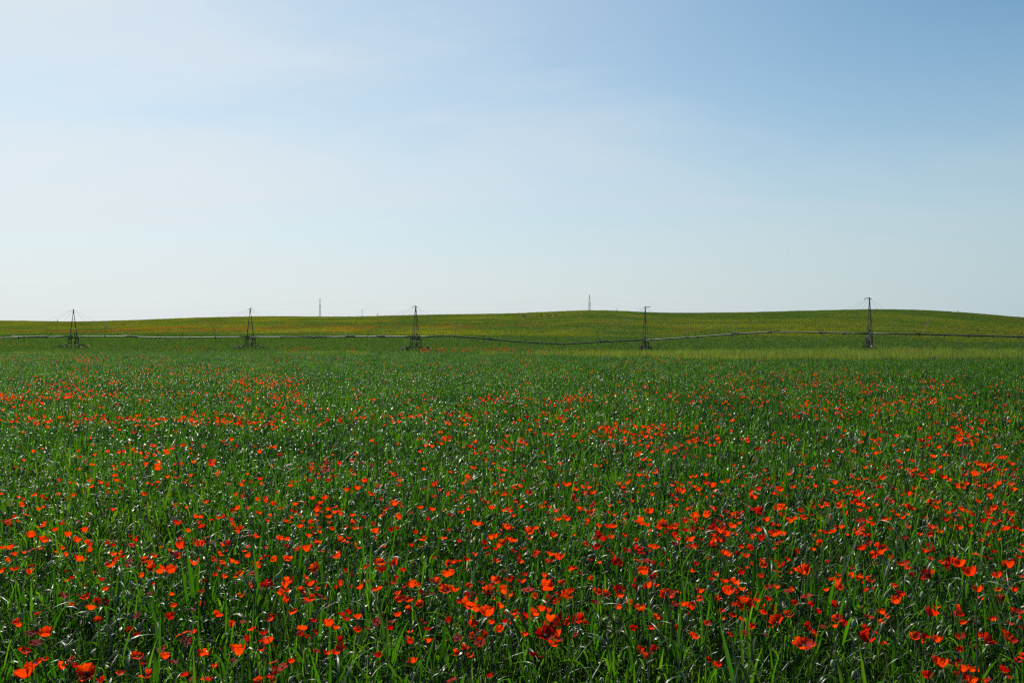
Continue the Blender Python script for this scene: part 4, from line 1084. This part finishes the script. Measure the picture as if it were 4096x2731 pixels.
n1 = N(nt, 'ShaderNodeTexNoise', Scale=.75, Detail=6.0, Roughness=.58, Distortion=.7); nt.links.new(mp.outputs[0], n1.inputs['Vector'])
veil = N(nt, 'ShaderNodeMapRange'); veil.inputs['From Min'].default_value = .38; veil.inputs['From Max'].default_value = .78; veil.inputs['To Min'].default_value = VEIL0; veil.inputs['To Max'].default_value = VEIL1
nt.links.new(n1.outputs['Fac'], veil.inputs['Value'])
dt = N(nt, 'ShaderNodeVectorMath', operation='DOT_PRODUCT'); nt.links.new(tc, dt.inputs[0])
dt.inputs[1].default_value = (math.sin(R(SUN_AZ)) * math.cos(R(SUN_EL)), math.cos(R(SUN_AZ)) * math.cos(R(SUN_EL)), math.sin(R(SUN_EL)))
# thin high haze: brighter towards the sun, thickest along the horizon, with faint streaks of cirrus
hz = ramp(nt, dt.outputs['Value'], HAZE_STOPS)
hz = mixc(nt, 1.0, hz, (1 / SKY_STRENGTH,) * 3, 'MULTIPLY')
thick = mathn(nt, 'MULTIPLY', mathn(nt, 'POWER', 2.718, mathn(nt, 'MULTIPLY', mathn(nt, 'POWER', mathn(nt, 'DIVIDE', mathn(nt, 'MAXIMUM', sep.outputs['Z'], 0.0), .205), 1.25), -1.0)), .96)
glare = N(nt, 'ShaderNodeMapRange', interpolation_type='SMOOTHSTEP'); glare.inputs['From Min'].default_value = .46; glare.inputs['From Max'].default_value = .98; glare.inputs['To Max'].default_value = .74
nt.links.new(dt.outputs['Value'], glare.inputs['Value'])
vl = mathn(nt, 'ADD', veil.outputs[0], glare.outputs[0])
cover = mathn(nt, 'MAXIMUM', mathn(nt, 'ADD', thick, mathn(nt, 'MULTIPLY', vl, mathn(nt, 'SUBTRACT', 1.0, thick))), 0.0, True)
mx = mixc(nt, cover, mixc(nt, 1.0, sky.outputs[0], (.80, .99, .95), 'MULTIPLY'), hz)
nt.links.new(mx, bg.inputs['Color']); bg.inputs['Strength'].default_value = SKY_STRENGTH
nt.links.new(bg.outputs[0], out.inputs['Surface'])
sl = bpy.data.lights.new('sun', 'SUN'); sl.energy = SUN_STRENGTH; sl.angle = R(.53); sl.color = (1, .955, .88)
so = bpy.data.objects.new('sun', sl); COL.objects.link(so)
sd = Vector((math.sin(R(SUN_AZ)) * math.cos(R(SUN_EL)), math.cos(R(SUN_AZ)) * math.cos(R(SUN_EL)), math.sin(R(SUN_EL))))
so.rotation_euler = sd.to_track_quat('Z', 'Y').to_euler(); so.location = sd * 60

cam = bpy.data.cameras.new('camera'); cam.lens = 35; cam.sensor_width = 36; cam.clip_start = .05; cam.clip_end = 9000
co = bpy.data.objects.new('camera', cam); COL.objects.link(co); co.location = (0, 0, EYE); co.rotation_euler = (R(90), 0, 0)
scene.camera = co
vs = scene.view_settings
scene.display_settings.display_device = 'sRGB'
vs.view_transform = 'Standard'; vs.look = 'None'; vs.exposure = EXPOSURE; vs.gamma = 1; vs.use_curve_mapping = False
scene.render.engine = 'CYCLES'
cy = scene.cycles
cy.use_denoising = DENOISE
if DENOISE: cy.denoiser = 'OPENIMAGEDENOISE'; cy.denoising_input_passes = 'RGB_ALBEDO_NORMAL'; cy.denoising_prefilter = 'ACCURATE'
cy.max_bounces = 7; cy.diffuse_bounces = 3; cy.glossy_bounces = 2; cy.transmission_bounces = 5; cy.transparent_max_bounces = 4
cy.caustics_reflective = False; cy.caustics_refractive = False; cy.sample_clamp_indirect = 4.0
cy.pixel_filter_type = 'BLACKMAN_HARRIS'; cy.filter_width = 1.3
